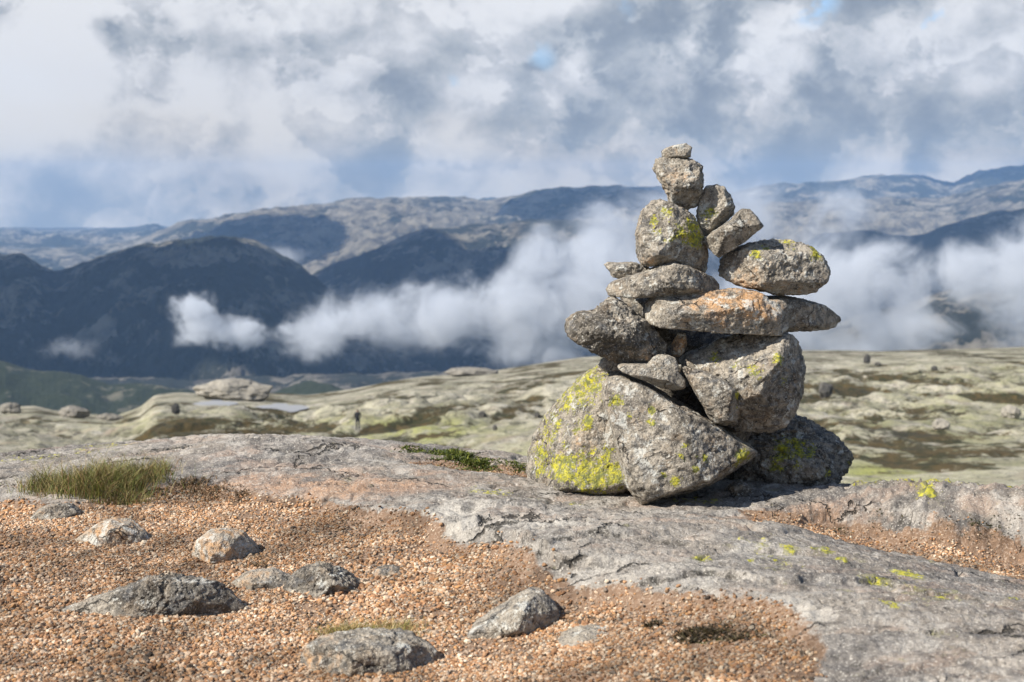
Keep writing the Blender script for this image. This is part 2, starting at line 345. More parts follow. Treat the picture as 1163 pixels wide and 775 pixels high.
# ------------------------------------------------------------------ stones
def resample_radius(poly, cx, cz, n=720):
    th = np.linspace(-math.pi, math.pi, n, endpoint=False); d = np.stack([np.cos(th), np.sin(th)], -1)
    R = np.zeros(n); P = poly - np.array([cx, cz]); Q = np.roll(P, -1, 0)
    for a, b in zip(P, Q):
        e = b - a; den = d[:, 0] * e[1] - d[:, 1] * e[0]
        with np.errstate(divide='ignore', invalid='ignore'):
            t = (a[0] * e[1] - a[1] * e[0]) / den; u = (a[0] * d[:, 1] - a[1] * d[:, 0]) / den
        ok = (t > 0) & (u >= -1e-6) & (u <= 1 + 1e-6) & np.isfinite(t); R = np.where(ok, np.maximum(R, np.where(ok, t, 0)), R)
    k = 3; R = sum(np.roll(R, j) for j in range(-k, k + 1)) / (2 * k + 1)
    return th, R
def stone(name, pts, cy, D, p=3., cuts=(), seed=1, tone=.6, lich=(), rust=(), tones=(), rough=1., sub=6, ncut=12, center=None, mat=None, amp=1., k=110., cutr=(.60, .90), nzmin=-1., grow=1.01):
    """pts: outline in the plane y=cy; D: half depth; cuts: (nx,ny,nz,offset) extra facets"""
    rs = np.random.RandomState(seed)
    W = at(np.array([q[0] for q in pts]), np.array([q[1] for q in pts]), cy); poly = W[:, [0, 2]]
    if center is None:
        a = poly; b = np.roll(poly, -1, 0); cr = a[:, 0] * b[:, 1] - b[:, 0] * a[:, 1]; A = cr.sum() / 2
        cx, cz = ((a + b) * cr[:, None]).sum(0) / (6 * A)
    else: cx, _, cz = at(center[0], center[1], cy)
    th, R = resample_radius(poly, cx, cz); R = R * grow
    d, Fc = ico(sub)
    rho = np.hypot(d[:, 0], d[:, 2]); ang = np.arctan2(d[:, 2], d[:, 0])
    Rs = np.interp(ang, th, R, period=2 * math.pi)
    size = float(R.mean())
    wig = 1 + .12 * noise(d * 1.7, seed + 5)
    base = ((np.maximum(rho, 1e-9) / Rs) ** p + (np.abs(d[:, 1]) / (D * wig)) ** p) ** (-1 / p)
    # facet planes: random ones that mostly face the front/back
    inv = base ** -k
    sup = d * base[:, None]
    sil = np.stack([R * np.cos(th), 0 * th, R * np.sin(th)], -1) * .97
    allc = []
    for i in range(int(ncut * 2) + 8):
        n = rs.normal(size=3); n[1] = np.sign(n[1]) * (abs(n[1]) + .5); n /= np.linalg.norm(n); n[2] = n[2] if n[2] > nzmin else -n[2]
        allc.append((n, max((sup @ n).max() * rs.uniform(*cutr), (sil @ n).max() * rs.uniform(.985, 1.03))))
    for c in cuts:
        n = np.array(c[:3], float); n /= np.linalg.norm(n); allc.append((n, max((sup @ n).max() * c[3] * .94, (sil @ n).max() * .96)))
    for n, off in allc:
        dn = d @ n; inv = inv + np.where(dn > 1e-3, (np.maximum(dn, 1e-3) / off) ** k, 0)
    r = inv ** (-1 / k)
    P = d * r[:, None]
    q = P + rs.uniform(-50, 50, 3)
    disp = size * .020 * amp * fbm(q / size * 1.7, 3, seed) + .018 * size * amp * ridged(q / size * 3.1, 4, seed + 2) * .7 + .0062 * rough * min(1, size / .11) * ridged(q * 22, 4, seed + 9) * .7 + .0034 * rough * fbm(q * 70, 4, seed + 3, .6)
    disp = disp - disp.mean()
    rough = rough * min(1., size / .11)
    pit = noise(q * 60, seed + 31); disp = disp - .004 * rough * sstep(.32, .6, pit)
    lay = noise(q * np.array([6, 6, 26]), seed + 41); disp = disp + .0025 * rough * lay
    P = P + (P / np.maximum(np.linalg.norm(P, axis=1), 1e-9)[:, None]) * disp[:, None]
    Wp = P + np.array([cx, cy, cz])
    # attributes located by spots on the stone's front
    front = sstep(.02, -.02, Wp[:, 1] - cy)
    sx = Wp[:, 0] / Wp[:, 1]; sz = (Wp[:, 2] - CAMZ) / Wp[:, 1]
    def spots(L, pw=1.):
        out = np.zeros(len(P))
        for px, py, rr_, a in L:
            c = at(px, py, cy); e = rr_ * cy / F0
            out = np.maximum(out, a * np.exp(-(((Wp[:, 0] - c[0]) / e) ** 2 + ((Wp[:, 2] - c[2]) / e) ** 2) * .8))
        return out
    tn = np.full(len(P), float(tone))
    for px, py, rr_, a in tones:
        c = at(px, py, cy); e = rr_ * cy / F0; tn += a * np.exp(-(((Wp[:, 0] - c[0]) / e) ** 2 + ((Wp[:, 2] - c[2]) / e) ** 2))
    o = mesh_obj(name, P, Fc, mat or M_rock, attrs=dict(lich=spots(lich) * 1.35, rust=spots(rust), tone=tn))
    o.location = (cx, cy, cz); return o

G = 'stones stacked in the cairn'
def cs(name, label, *a, **k):
    o = stone(name, *a, **k); tag(o, label, 'stone', G); return o

cs('boulder', 'big base boulder thick with yellow lichen at the left foot of the cairn',
   [(599, 530), (601, 515), (607, 497), (622, 473), (640, 452), (655, 436), (668, 424), (681, 417), (694, 415), (706, 421), (740, 446), (770, 480), (775, 520), (755, 548), (722, 556), (713, 553), (700, 559), (684, 561), (660, 557), (630, 553), (608, 549), (600, 541)],
   4.36, .25, p=2.8, seed=5, nzmin=-.02, tone=.66, center=(685, 495), cuts=[(-.42, -.75, .42, .8), (.2, -.93, .28, .8)], ncut=3,
   lich=[(668, 432, 26, .46), (655, 445, 20, .45), (628, 478, 16, .35), (615, 512, 14, .5), (640, 520, 20, .6), (668, 525, 26, .62), (690, 524, 18, .6), (683, 505, 12, .5), (663, 472, 9, .55), (692, 450, 9, .5), (640, 500, 12, .3), (660, 545, 18, .3), (645, 455, 14, .45), (622, 490, 12, .4), (612, 530, 10, .4), (655, 480, 8, .35), (625, 495, 10, .4), (698, 540, 14, .2)],
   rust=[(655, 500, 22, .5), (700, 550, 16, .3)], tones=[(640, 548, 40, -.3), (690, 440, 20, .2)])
cs('slab_stone', 'broad grey wedge-shaped slab leaning on the front of the base boulder, pointed tip at right',
   [(688, 440), (694, 430), (704, 427), (720, 431), (738, 440), (768, 458), (785, 465), (806, 478), (834, 496), (857, 511), (860, 518), (855, 526), (837, 533), (817, 543), (800, 549), (788, 552), (779, 559), (769, 568), (758, 572), (747, 566), (727, 565), (718, 557), (709, 543), (703, 520), (698, 498), (690, 470), (685, 452)],
   4.19, .2, p=6, seed=11, nzmin=-.3, tone=.7, center=(755, 505), cuts=[(-.18, -.92, .36, .74), (.35, -.86, .3, .84), (.6, -.35, -.75, .74), (.3, -.3, -.9, .8)], ncut=2, cutr=(.88, .98),
   lich=[(735, 458, 6, .62), (734, 470, 6, .45), (697, 450, 8, .6), (836, 510, 9, .75), (831, 517, 8, .6), (847, 517, 5, .6), (758, 531, 6, .7), (780, 519, 5, .55), (764, 504, 6, .5), (788, 508, 8, .4), (745, 524, 6, .35), (712, 466, 7, .35), (700, 535, 10, .3), (770, 494, 5, .4)],
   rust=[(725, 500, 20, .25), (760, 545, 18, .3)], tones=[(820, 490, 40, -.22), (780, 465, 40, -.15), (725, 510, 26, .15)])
cs('boulder', 'rough dark base boulder at the right foot, yellow lichen on its lit left half',
   [(850, 470), (870, 470), (897, 472), (911, 477), (931, 486), (946, 495), (960, 511), (965, 520), (968, 526), (963, 535), (946, 543), (935, 548), (918, 550), (884, 550), (850, 552), (820, 548), (800, 520), (815, 490)],
   4.5, .24, p=2.7, seed=21, tone=.42, rough=2.2, cuts=[(-.3, -.8, .5, .8), (.7, -.5, .2, .86)], ncut=5,
   lich=[(880, 500, 14, .5), (893, 497, 12, .5), (868, 513, 12, .5), (888, 511, 10, .35), (925, 524, 6, .4), (905, 500, 10, .4), (962, 521, 8, .3)], tones=[(895, 520, 26, .3)])
cs('boulder', 'large rounded boulder with pitted shaded underside, right under the orange plank stone',
   [(774, 413), (784, 404), (806, 396), (821, 387), (840, 381), (860, 377), (883, 376), (897, 380), (908, 395), (914, 420), (913, 444), (905, 463), (890, 478), (876, 486), (850, 487), (832, 484), (812, 465), (790, 440)],
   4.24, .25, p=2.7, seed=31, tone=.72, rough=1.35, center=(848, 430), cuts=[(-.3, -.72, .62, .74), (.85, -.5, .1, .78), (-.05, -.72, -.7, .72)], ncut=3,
   lich=[(874, 402, 7, .6), (847, 414, 9, .42), (829, 410, 6, .35), (809, 404, 7, .4), (880, 425, 8, .2)], tones=[(850, 450, 34, -.3), (830, 405, 30, .12), (895, 430, 30, -.25)])  # shade of overhang and right side painted into tones, lit top brightened
cs('wedge_stone', 'grey wedge-nosed stone pinned against the lower left of the large rounded boulder',
   [(773, 417), (785, 418), (806, 424), (822, 431), (832, 440), (839, 447), (839, 462), (836, 478), (828, 483), (818, 483), (806, 476), (797, 458), (785, 438)],
   4.13, .11, p=3.2, seed=37, tone=.62, rough=.8, cuts=[(.0, -.85, .52, .78), (-.6, -.6, -.5, .8), (.8, -.5, -.2, .85)], ncut=3, sub=5,
   lich=[(834, 447, 5, .65), (833, 460, 4, .3)], rust=[(805, 460, 12, .4), (815, 474, 9, .45)])
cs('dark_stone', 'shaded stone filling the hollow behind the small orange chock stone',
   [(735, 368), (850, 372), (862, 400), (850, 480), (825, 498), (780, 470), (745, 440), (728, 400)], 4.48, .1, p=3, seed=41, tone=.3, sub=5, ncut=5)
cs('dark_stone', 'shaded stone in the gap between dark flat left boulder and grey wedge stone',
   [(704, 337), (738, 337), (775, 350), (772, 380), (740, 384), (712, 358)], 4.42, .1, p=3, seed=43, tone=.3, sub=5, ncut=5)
cs('pale_stone', 'small pale two-humped flat stone resting on top of the leaning slab',
   [(701, 417), (706, 413), (720, 413), (735, 413), (741, 406), (747, 403), (760, 404), (766, 407), (769, 413), (770, 422), (777, 430), (777, 440), (766, 443), (750, 440), (735, 433), (718, 427), (706, 422)],
   4.15, .085, p=2.8, seed=47, tone=1.0, rough=.5, sub=5, ncut=3, cuts=[(0, -.7, -.7, .8), (0, -.55, .8, .86)], rust=[(750, 418, 8, .25)])
cs('chock_stone', 'tiny orange chock stone standing in the dark gap under the plank stone',
   [(762, 400), (764, 388), (770, 378), (778, 378), (781, 390), (777, 401), (770, 406), (764, 404)], 4.25, .03, p=3, seed=51, tone=.7, rust=[(770, 393, 14, .9)], sub=4, ncut=4, amp=.8, rough=.6)
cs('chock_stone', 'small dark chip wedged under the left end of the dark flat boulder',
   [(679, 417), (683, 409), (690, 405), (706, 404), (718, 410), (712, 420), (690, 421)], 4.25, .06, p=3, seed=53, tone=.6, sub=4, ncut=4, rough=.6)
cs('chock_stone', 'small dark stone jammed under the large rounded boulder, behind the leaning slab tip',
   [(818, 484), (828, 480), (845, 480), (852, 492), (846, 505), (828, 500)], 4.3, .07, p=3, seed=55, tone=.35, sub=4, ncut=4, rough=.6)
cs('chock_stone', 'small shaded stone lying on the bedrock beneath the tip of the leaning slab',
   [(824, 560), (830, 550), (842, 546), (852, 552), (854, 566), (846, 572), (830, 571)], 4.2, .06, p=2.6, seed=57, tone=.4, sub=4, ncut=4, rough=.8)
cs('flat_boulder', 'flat boulder jutting out over the left side of the cairn, dark shaded front, lit upper edge',
   [(643, 376), (644, 366), (648, 360), (659, 355), (674, 354), (684, 347), (692, 340), (698, 338), (712, 349), (729, 361), (745, 376), (757, 389), (757, 397), (750, 403), (741, 408), (733, 412), (718, 412), (707, 412), (692, 406), (673, 398), (656, 389), (646, 382)],
   4.22, .16, p=3.0, seed=61, tone=.62, rough=1.5, cuts=[(.15, -.72, .68, .62), (-.1, -.78, -.62, .66), (.2, -.9, -.35, .8)], ncut=2, k=30,
   tones=[(690, 388, 40, -.5), (665, 378, 26, -.3), (720, 395, 22, -.15)], rust=[(735, 403, 14, .5), (716, 404, 12, .4)])  # tones paint the shade of its down-facing front
cs('plank_stone', 'long flat orange-stained stone lying level across the middle of the cairn',
   [(733, 357), (735, 344), (744, 337), (784, 333), (812, 331), (837, 329), (856, 331), (866, 335), (872, 343), (880, 340), (889, 342), (892, 350), (894, 360), (893, 372), (884, 380), (850, 378), (818, 376), (780, 373), (744, 370), (734, 364)],
   4.2, .13, p=4.0, seed=71, tone=.75, center=(815, 354), cuts=[(0, -.75, .66, .84), (-.1, -.85, -.5, .84), (.7, -.7, .0, .86)], ncut=2,
   rust=[(850, 340, 28, 1.0), (815, 340, 30, .85), (862, 352, 24, .75), (790, 345, 26, .6), (780, 362, 24, .45)], tones=[(757, 352, 20, -.1)])
cs('wedge_stone', 'pale brown wedge stone poking out beyond the right end of the orange plank stone',
   [(850, 342), (868, 337), (890, 336), (915, 341), (936, 347), (945, 354), (954, 361), (953, 369), (940, 374), (915, 375), (890, 376), (860, 372)],
   4.33, .12, p=3.0, seed=73, tone=.72, sub=5, cuts=[(0, -.8, .55, .8), (.1, -.6, -.8, .84)], ncut=3, rust=[(925, 360, 24, .28)])
cs('oval_boulder', 'egg-shaped boulder with two yellow lichen spots, lying at upper right of the cairn',
   [(814, 307), (816, 296), (827, 286), (845, 279), (861, 275), (878, 273), (896, 273), (918, 279), (933, 292), (941, 308), (938, 321), (924, 331), (905, 335), (879, 334), (848, 327), (826, 319), (815, 313)],
   4.28, .13, p=2.35, seed=81, tone=.8, rough=1.1, ncut=3, cuts=[(0, -.75, .62, .86), (.1, -.7, -.7, .84), (-.85, -.5, .1, .84)],
   lich=[(921, 287, 8, .66), (854, 288, 6, .6), (866, 280, 5, .45), (893, 275, 9, .4)], rust=[(850, 320, 22, .6), (900, 325, 22, .45), (925, 315, 14, .35)], tones=[(870, 295, 26, -.1)])
cs('wedge_stone', 'grey wedge stone with a flat lit face, at left just above the orange plank stone',
   [(688, 331), (695, 321), (712, 315), (732, 309), (750, 302), (765, 297), (783, 303), (809, 315), (817, 322), (817, 331), (805, 334), (770, 335), (719, 338), (693, 337)],
   4.23, .12, p=3.2, seed=91, tone=.6, cuts=[(-.35, -.8, .42, .74), (.72, -.62, .28, .7), (.1, -.5, -.85, .8)], ncut=1, k=34, rust=[(705, 330, 14, .4), (750, 325, 14, .3)])
cs('thin_stone', 'thin ragged pale stone sticking out at the far left behind the grey wedge stone',
   [(686, 301), (691, 298), (705, 299), (719, 298), (735, 303), (742, 310), (730, 318), (705, 317), (696, 314), (693, 308)], 4.32, .08, p=3, seed=93, tone=.75, sub=5, ncut=4, rough=1.2)
cs('boulder', 'blocky grey boulder splashed with yellow lichen, carrying the pitted brown stone on the cairn',
   [(723, 267), (726, 251), (732, 236), (739, 229), (751, 227), (762, 232), (774, 237), (787, 246), (792, 256), (797, 268), (803, 280), (804, 303), (801, 311), (790, 308), (765, 301), (739, 302), (730, 300), (726, 294), (724, 280)],
   4.27, .12, p=3.0, seed=101, tone=.68, cuts=[(-.25, -.85, .4, .8), (.75, -.6, .15, .78), (0, -.5, -.85, .84)], ncut=3,
   lich=[(740, 250, 6, .55), (741, 262, 8, .35), (783, 258, 10, .62), (785, 270, 11, .68), (770, 264, 11, .5), (755, 242, 10, .4), (792, 280, 8, .4), (760, 270, 10, .3)], rust=[(735, 296, 10, .6), (755, 300, 10, .3)], tones=[(765, 240, 18, -.15)])
cs('oval_stone', 'upright oval stone with olive lichen beside the pitted brown stone',
   [(796, 219), (802, 212), (813, 210), (822, 213), (830, 224), (834, 237), (833, 243), (826, 252), (809, 266), (800, 269), (794, 261), (791, 246), (793, 235)],
   4.3, .055, p=2.6, seed=111, tone=.82, sub=5, ncut=4, lich=[(804, 243, 9, .48), (800, 250, 7, .3)], rust=[(800, 262, 8, .3)])
cs('slab_stone', 'grey rectangular slab tilted up against the upright oval stone',
   [(797, 273), (815, 261), (832, 249), (841, 237), (850, 238), (858, 247), (865, 257), (845, 274), (830, 284), (816, 293), (806, 284)],
   4.24, .06, p=5.0, seed=113, tone=.55, sub=5, ncut=2, rough=.7, cuts=[(0, -.9, .4, .86)])
cs('stone', 'pitted brown stone tapering downward, second from the top of the cairn',
   [(741, 190), (743, 182), (751, 179), (765, 180), (783, 181), (791, 184), (796, 189), (798, 200), (797, 216), (795, 228), (788, 238), (779, 242), (765, 234), (759, 226), (756, 215), (748, 202)],
   4.3, .075, p=2.7, seed=121, tone=.7, sub=5, rough=1.7, ncut=4, cuts=[(-.2, -.8, .5, .82), (.2, -.75, -.6, .8)], rust=[(765, 200, 18, .45), (760, 215, 14, .4), (780, 192, 12, .3)])
cs('cap_stone', 'small flat pinkish stone on the very top of the cairn',
   [(751, 172), (757, 168), (768, 165), (779, 163), (785, 168), (784, 179), (770, 181), (753, 180)], 4.3, .04, p=3.4, seed=131, tone=.8, sub=4, rough=.7, ncut=3, rust=[(762, 173, 10, .35)])

# stones half sunk in the gravel
G2 = 'stones half buried in the gravel'
def gs(name, label, pts, hy, D, **k):
    cy = float(at_z(hy[0], hy[1] - 4, hy[2])[1]) + D * .95
    k.setdefault('sub', 6); o = stone(name, pts, cy, D, **k); tag(o, label, 'stone', G2); return o
gs('buried_stone', 'long low dark grey stone in the gravel, lowest at its pale left tip',
   [(58, 694), (90, 684), (130, 672), (165, 660), (190, 656), (225, 658), (248, 660), (262, 670), (272, 684), (276, 692), (260, 700), (180, 708), (100, 706)], (170, 701, -.055), .1, p=2.5, seed=201, tone=.42, rough=1.6, ncut=5, tones=[(85, 695, 36, .5), (220, 680, 40, -.15)])
gs('buried_stone', 'squat dark speckled stone in the gravel between two grass tufts',
   [(324, 668), (332, 654), (345, 645), (365, 640), (385, 645), (402, 656), (414, 670), (408, 680), (370, 684), (335, 680)], (368, 676, -.05), .09, p=2.5, seed=203, tone=.4, rough=1.6, ncut=5, tones=[(400, 665, 12, .3)])
gs('buried_stone', 'blue-grey pointed stone slanting out of the gravel near the bedrock edge',
   [(520, 730), (535, 715), (560, 698), (585, 682), (602, 673), (615, 674), (630, 688), (636, 700), (636, 712), (610, 722), (570, 732), (535, 736)], (580, 728, -.045), .09, p=3.0, seed=205, tone=.75, rough=.8, ncut=4, cuts=[(-.3, -.8, .5, .8)])
gs('buried_stone', 'broad tan and grey stone cut by the bottom of the picture',
   [(342, 745), (352, 732), (375, 725), (415, 722), (460, 724), (490, 734), (505, 750), (508, 775), (480, 800), (380, 800), (345, 770)], (425, 765, -.055), .12, p=2.6, seed=207, tone=.6, rough=1., ncut=4, rust=[(365, 745, 34, .6)])
gs('buried_stone', 'pale tan rounded stone in the gravel, right of the yellowish mound stone',
   [(217, 630), (224, 614), (238, 603), (255, 601), (275, 606), (290, 622), (295, 640), (270, 652), (235, 648)], (255, 638, -.045), .09, p=2.3, seed=209, tone=1.1, rough=.5, ncut=3, rust=[(250, 620, 60, .62)])
gs('buried_stone', 'yellowish mound-shaped stone in the gravel below the large grass tuft',
   [(76, 622), (92, 608), (112, 594), (130, 588), (150, 592), (168, 604), (178, 618), (160, 634), (110, 634)], (130, 620, -.045), .1, p=2.2, seed=211, tone=1.15, rough=.45, ncut=3, rust=[(125, 606, 70, .62)])
gs('buried_stone', 'flat pale grey-brown stone at the left picture edge beside the grass tuft',
   [(34, 590), (45, 578), (62, 572), (80, 574), (92, 582), (90, 596), (60, 602)], (62, 590, -.045), .08, p=2.4, seed=213, tone=.6, rough=1., ncut=3, sub=5, rust=[(62, 582, 30, .3)])
gs('buried_stone', 'low flat tan stone between the squat dark stone and the pale tan stone',
   [(262, 662), (280, 650), (310, 648), (330, 656), (338, 668), (300, 680), (268, 676)], (298, 668, -.05), .07, p=2.4, seed=215, tone=.7, rough=.8, ncut=3, sub=5, rust=[(290, 660, 30, .5)])
gs('buried_stone', 'low pale pinkish slab right of the blue-grey pointed stone',
   [(622, 742), (640, 722), (665, 712), (690, 714), (706, 728), (700, 750), (655, 758)], (665, 742, -.03), .09, p=2.4, seed=217, tone=.85, rough=.8, ncut=3, sub=5, rust=[(660, 730, 20, .35)])
gs('buried_stone', 'little light grey stone lying in the moss pocket left of the cairn',
   [(552, 536), (556, 528), (562, 525), (568, 530), (569, 538), (560, 541)], (560, 538, -.02), .03, p=2.6, seed=219, tone=.8, rough=.5, ncut=3, sub=4)
gs('buried_stone', 'small brown stone in the gravel right of the squat dark stone',
   [(418, 655), (428, 646), (446, 643), (462, 648), (466, 658), (445, 665)], (442, 656, -.04), .05, p=2.4, seed=221, tone=.5, rough=.8, ncut=3, sub=4, rust=[(440, 652, 20, .5)])

# ------------------------------------------------------------------ gravel
def pebble_mat():
    m, N, bs, out = material("grit")
    c = N.attr('pcol', 'Color'); co = N.new('ShaderNodeTexCoord').outputs['Object']
    n = N.noise(co, 420, 2, .7)
    c = N.mix(N.ss(n, .35, .65, 0., .5), c, N.hsv(c, .5, .8, .45)); N.put(bs.inputs['Base Color'], c); return m
M_peb = pebble_mat()
def gravel(name, label, poly, n, rmin, rmax, seed, ylim, margin=0.):
    rs = np.random.RandomState(seed)
    lo = poly.min(0); hi = poly.max(0); lo[1] = max(lo[1], ylim[0]); hi[1] = min(hi[1], ylim[1])
    # only the part of the gravel the photo can see, a little wider
    pts = []
    tot = 0
    while tot < n:
        q = rs.uniform(0, 1, (n, 2)) * (hi - lo) + lo
        x, y = q[:, 0], q[:, 1]
        ok = (np.abs(x) < .44 * y + .1)
        q = q[ok]; x, y = q[:, 0], q[:, 1]
        g = sdist(poly, x + .035 * wav(x, y, 6, 3) + .012 * wav(x, y, 24, 4), y + .05 * wav(x, y, 6, 5) + .015 * wav(x, y, 24, 6))
        dens = sstep(-.02 - margin, .03, g + .02 * rs.normal(size=len(g)))
        clump = .3 + .7 * sstep(-.35, .1, wav(x, y, 7, 77))
        q = q[rs.uniform(size=len(q)) < dens * clump]; pts.append(q); tot += len(q)
    q = np.concatenate(pts)[:n]; x, y = q[:, 0], q[:, 1]
    z = ground_z(x, y)
    r = rmin + (rmax - rmin) * rs.beta(1.1, 5, n) * (1 + .5 * sstep(-.1, .4, wav(x, y, 4, 99)))
    bv, bf = ico(0); nv = len(bv)
    sc = np.stack([r * rs.uniform(.75, 1.3, n), r * rs.uniform(.75, 1.3, n), r * rs.uniform(.55, .95, n)], -1)
    A = bv[None] * (1 + .28 * rs.uniform(-1, 1, (n, nv, 1))) * sc[:, None]
    a = rs.uniform(0, 2 * math.pi, n); ca, sa = np.cos(a)[:, None], np.sin(a)[:, None]; t = rs.normal(0, .35, n)[:, None]
    x1 = A[..., 0] * ca - A[..., 1] * sa; y1 = A[..., 0] * sa + A[..., 1] * ca; z1 = A[..., 2] + x1 * np.sin(t) * .6
    Vv = np.stack([x1 + x[:, None], y1 + y[:, None], z1 + (z + r * .35)[:, None]], -1).reshape(-1, 3)
    Fc = (bf[None] + (np.arange(n) * nv)[:, None, None]).reshape(-1, 3)
    pal = np.array([(.46, .28, .165), (.50, .34, .22), (.36, .20, .11), (.58, .46, .36), (.32, .18, .10), (.66, .59, .50), (.27, .23, .20), (.46, .26, .12), (.10, .08, .065), (.50, .40, .32)])
    pr = np.array([.15, .16, .12, .14, .09, .09, .09, .07, .06, .07]); c = pal[rs.choice(len(pal), n, p=pr / pr.sum())] * rs.uniform(.75, 1.15, (n, 1))
    br = np.clip(wav(x, y, 2.5, 91) * .8 + wav(x, y, 8, 92) * .7 + wav(x, y, 20, 93) * .4, -.6, .45)[:, None]; c = c * (1 + .95 * br) * np.array([.82, .765, .67])
    cc = np.repeat(np.c_[c, np.ones(n)], nv, 0)
    o = mesh_obj(name, Vv, Fc, M_peb, smooth=False, cols=dict(pcol=cc)); tag(o, label, 'gravel', kind='stuff'); return o
gravel('gravel', 'coarse orange and pink granite grit filling the hollow in the foreground', P_main, 135000, .0018, .0080, 5, (1.9, 4.4))
gravel('gravel', 'fine pinkish grit lying in the channel behind the bedrock bulge at right', P_right, 12000, .002, .006, 6, (2.8, 4.4))
gravel('gravel', 'sprinkle of grit in the small hollow by the moss left of the cairn', P_small, 1500, .0015, .005, 7, (3, 6))

# ------------------------------------------------------------------ grass and moss
def blade_mat():
    m, N, bs, out = material("grass_blades")
    N.put(bs.inputs['Base Color'], N.attr('pcol', 'Color')); bs.inputs['Roughness'].default_value = .6; return m
M_bl = blade_mat()
def tuft(name, label, cat, spots_, n, h, w, pal, seed, lean=.5, wid=.0012, zp=-.045):
    rs = np.random.RandomState(seed); Vv = []; Fc = []; Cc = []; base = 0
    pal = np.array(pal)
    for i in range(n):
        px, py, rx, ry, wt = spots_[rs.choice(len(spots_), p=np.array([s_[4] for s_ in spots_]) / sum(s_[4] for s_ in spots_))]
        c = at_z(px + rs.normal() * rx * .55, py + np.clip(rs.normal(), -1.6, 1.6) * ry * .5, zp)
        x, y = c[0], c[1]; z = float(ground_z(np.array([x]), np.array([y]))[0]) - .004 if False else None
        Vv.append((x, y)); 
    XY = np.array(Vv); Zb = ground_z(XY[:, 0], XY[:, 1]) - .004
    cen = XY.mean(0); Vv = []; seg = 4
    for i in range(n):
        x, y = XY[i]; z = Zb[i]; hm = .55 + .6 * float(noise(np.array([x * 14, y * 14, seed * 1.3]), 3)) + .25 * math.exp(-((x - cen[0]) / .12) ** 2); hh = h * max(hm, .18) * rs.uniform(.35, 1.15) * (1 if rs.uniform() < .93 else 1.5)
        az = rs.uniform(0, 2 * math.pi); ln = lean * rs.uniform(.15, 1.) * hh
        dx, dy = math.cos(az) * ln, math.sin(az) * ln
        ww = wid * rs.uniform(.7, 1.5); wa = rs.uniform(0, math.pi); wx, wy = math.cos(wa) * ww, math.sin(wa) * ww * .6
        col = pal[rs.randint(len(pal))] * rs.uniform(.7, 1.2)
        for k_ in range(seg + 1):
            t = k_ / seg; cx_, cy_, cz_ = x + dx * t ** 1.8, y + dy * t ** 1.8, z + hh * (t - .22 * lean * t * t); wf = (1 - t) ** .6
            Vv.append((cx_ - wx * wf, cy_ - wy * wf, cz_)); Vv.append((cx_ + wx * wf, cy_ + wy * wf, cz_)); cc = np.r_[col, 1]; Cc += [cc, cc]
        for k_ in range(seg):
            b = base + 2 * k_; Fc.append((b, b + 1, b + 3, b + 2))
        base += 2 * (seg + 1)
    o = mesh_obj(name, Vv, Fc, M_bl, cols=dict(pcol=np.array(Cc))); tag(o, label, cat); return o
GREEN = [(.10, .12, .025), (.17, .18, .035), (.06, .075, .02), (.26, .22, .07), (.30, .24, .11), (.20, .11, .05)]
DRY = [(.40, .29, .12), (.30, .22, .08), (.22, .2, .06), (.46, .36, .2), (.25, .14, .07)]
DRK = [(.09, .055, .03), (.14, .09, .045), (.06, .055, .025), (.2, .12, .06)]
tuft('grass_tuft', 'large green and straw grass tuft at the left edge of the bedrock', 'grass', [(110, 560, 50, 13, 5), (135, 563, 38, 12, 4), (60, 558, 32, 7, 2), (175, 553, 20, 7, 1.2)], 6500, .13, 0, GREEN, 1, 1.15, .0008)
tuft('grass_tuft', 'low dry olive grass tuft in the gravel between the foreground stones', 'grass', [(420, 707, 50, 9, 4), (450, 705, 24, 8, 2), (385, 706, 20, 6, 1)], 3000, .05, 0, DRY + GREEN[:2], 2, 1.2, .0008)
tuft('grass_tuft', 'blurred straw-coloured grass tuft at the bottom edge of the picture', 'grass', [(150, 790, 80, 14, 4), (220, 792, 50, 12, 2)], 3000, .06, 0, DRY, 3, 1.1, .0008)
tuft('heather_mat', 'dark brown heather trailing right from the large grass tuft along the bedrock', 'heather', [(215, 561, 22, 5, 2), (245, 568, 26, 5, 2), (275, 576, 16, 4, 1.5), (30, 552, 20, 4, .8)], 2200, .028, 0, DRK, 4, 1.4, .0016)
tuft('heather_mat', 'dark brown plant litter at the gravel edge right of the blue-grey pointed stone', 'plant litter', [(668, 704, 30, 5, 2), (640, 716, 16, 5, 1), (700, 710, 20, 4, 1)], 900, .014, 0, DRK, 9, 1.5, .0016, -.02)
tuft('heather_mat', 'dark brown plant litter in the gravel left of the blue-grey pointed stone', 'plant litter', [(505, 704, 36, 6, 2), (530, 695, 20, 5, 1)], 900, .012, 0, DRK, 10, 1.5, .0016)
tuft('heather_mat', 'dark twiggy heather patch beside the pale tan rounded stone in the gravel', 'heather', [(290, 634, 16, 7, 2)], 600, .022, 0, DRK, 5, 1.4, .0016)
MOSS = [(.05, .075, .012), (.09, .115, .015), (.035, .045, .01), (.13, .14, .02)]
tuft('moss_cushion', 'bright green moss cushion in the bedrock hollow left of the cairn', 'moss', [(512, 526, 22, 7, 3), (545, 532, 28, 6, 3), (588, 533, 12, 5, 1.2), (470, 524, 14, 3, .8)], 9000, .018, 0, MOSS, 6, 1.1, .0026, -.02)
tuft('moss_cushion', 'black-brown moss patch in the gravel at the edge of the front bedrock', 'moss', [(800, 737, 26, 7, 3), (742, 718, 10, 3, 1), (840, 745, 18, 5, .8)], 5000, .017, 0, [(.025, .02, .012), (.05, .04, .015), (.08, .055, .03)], 7, 1.3, .0028, .0)
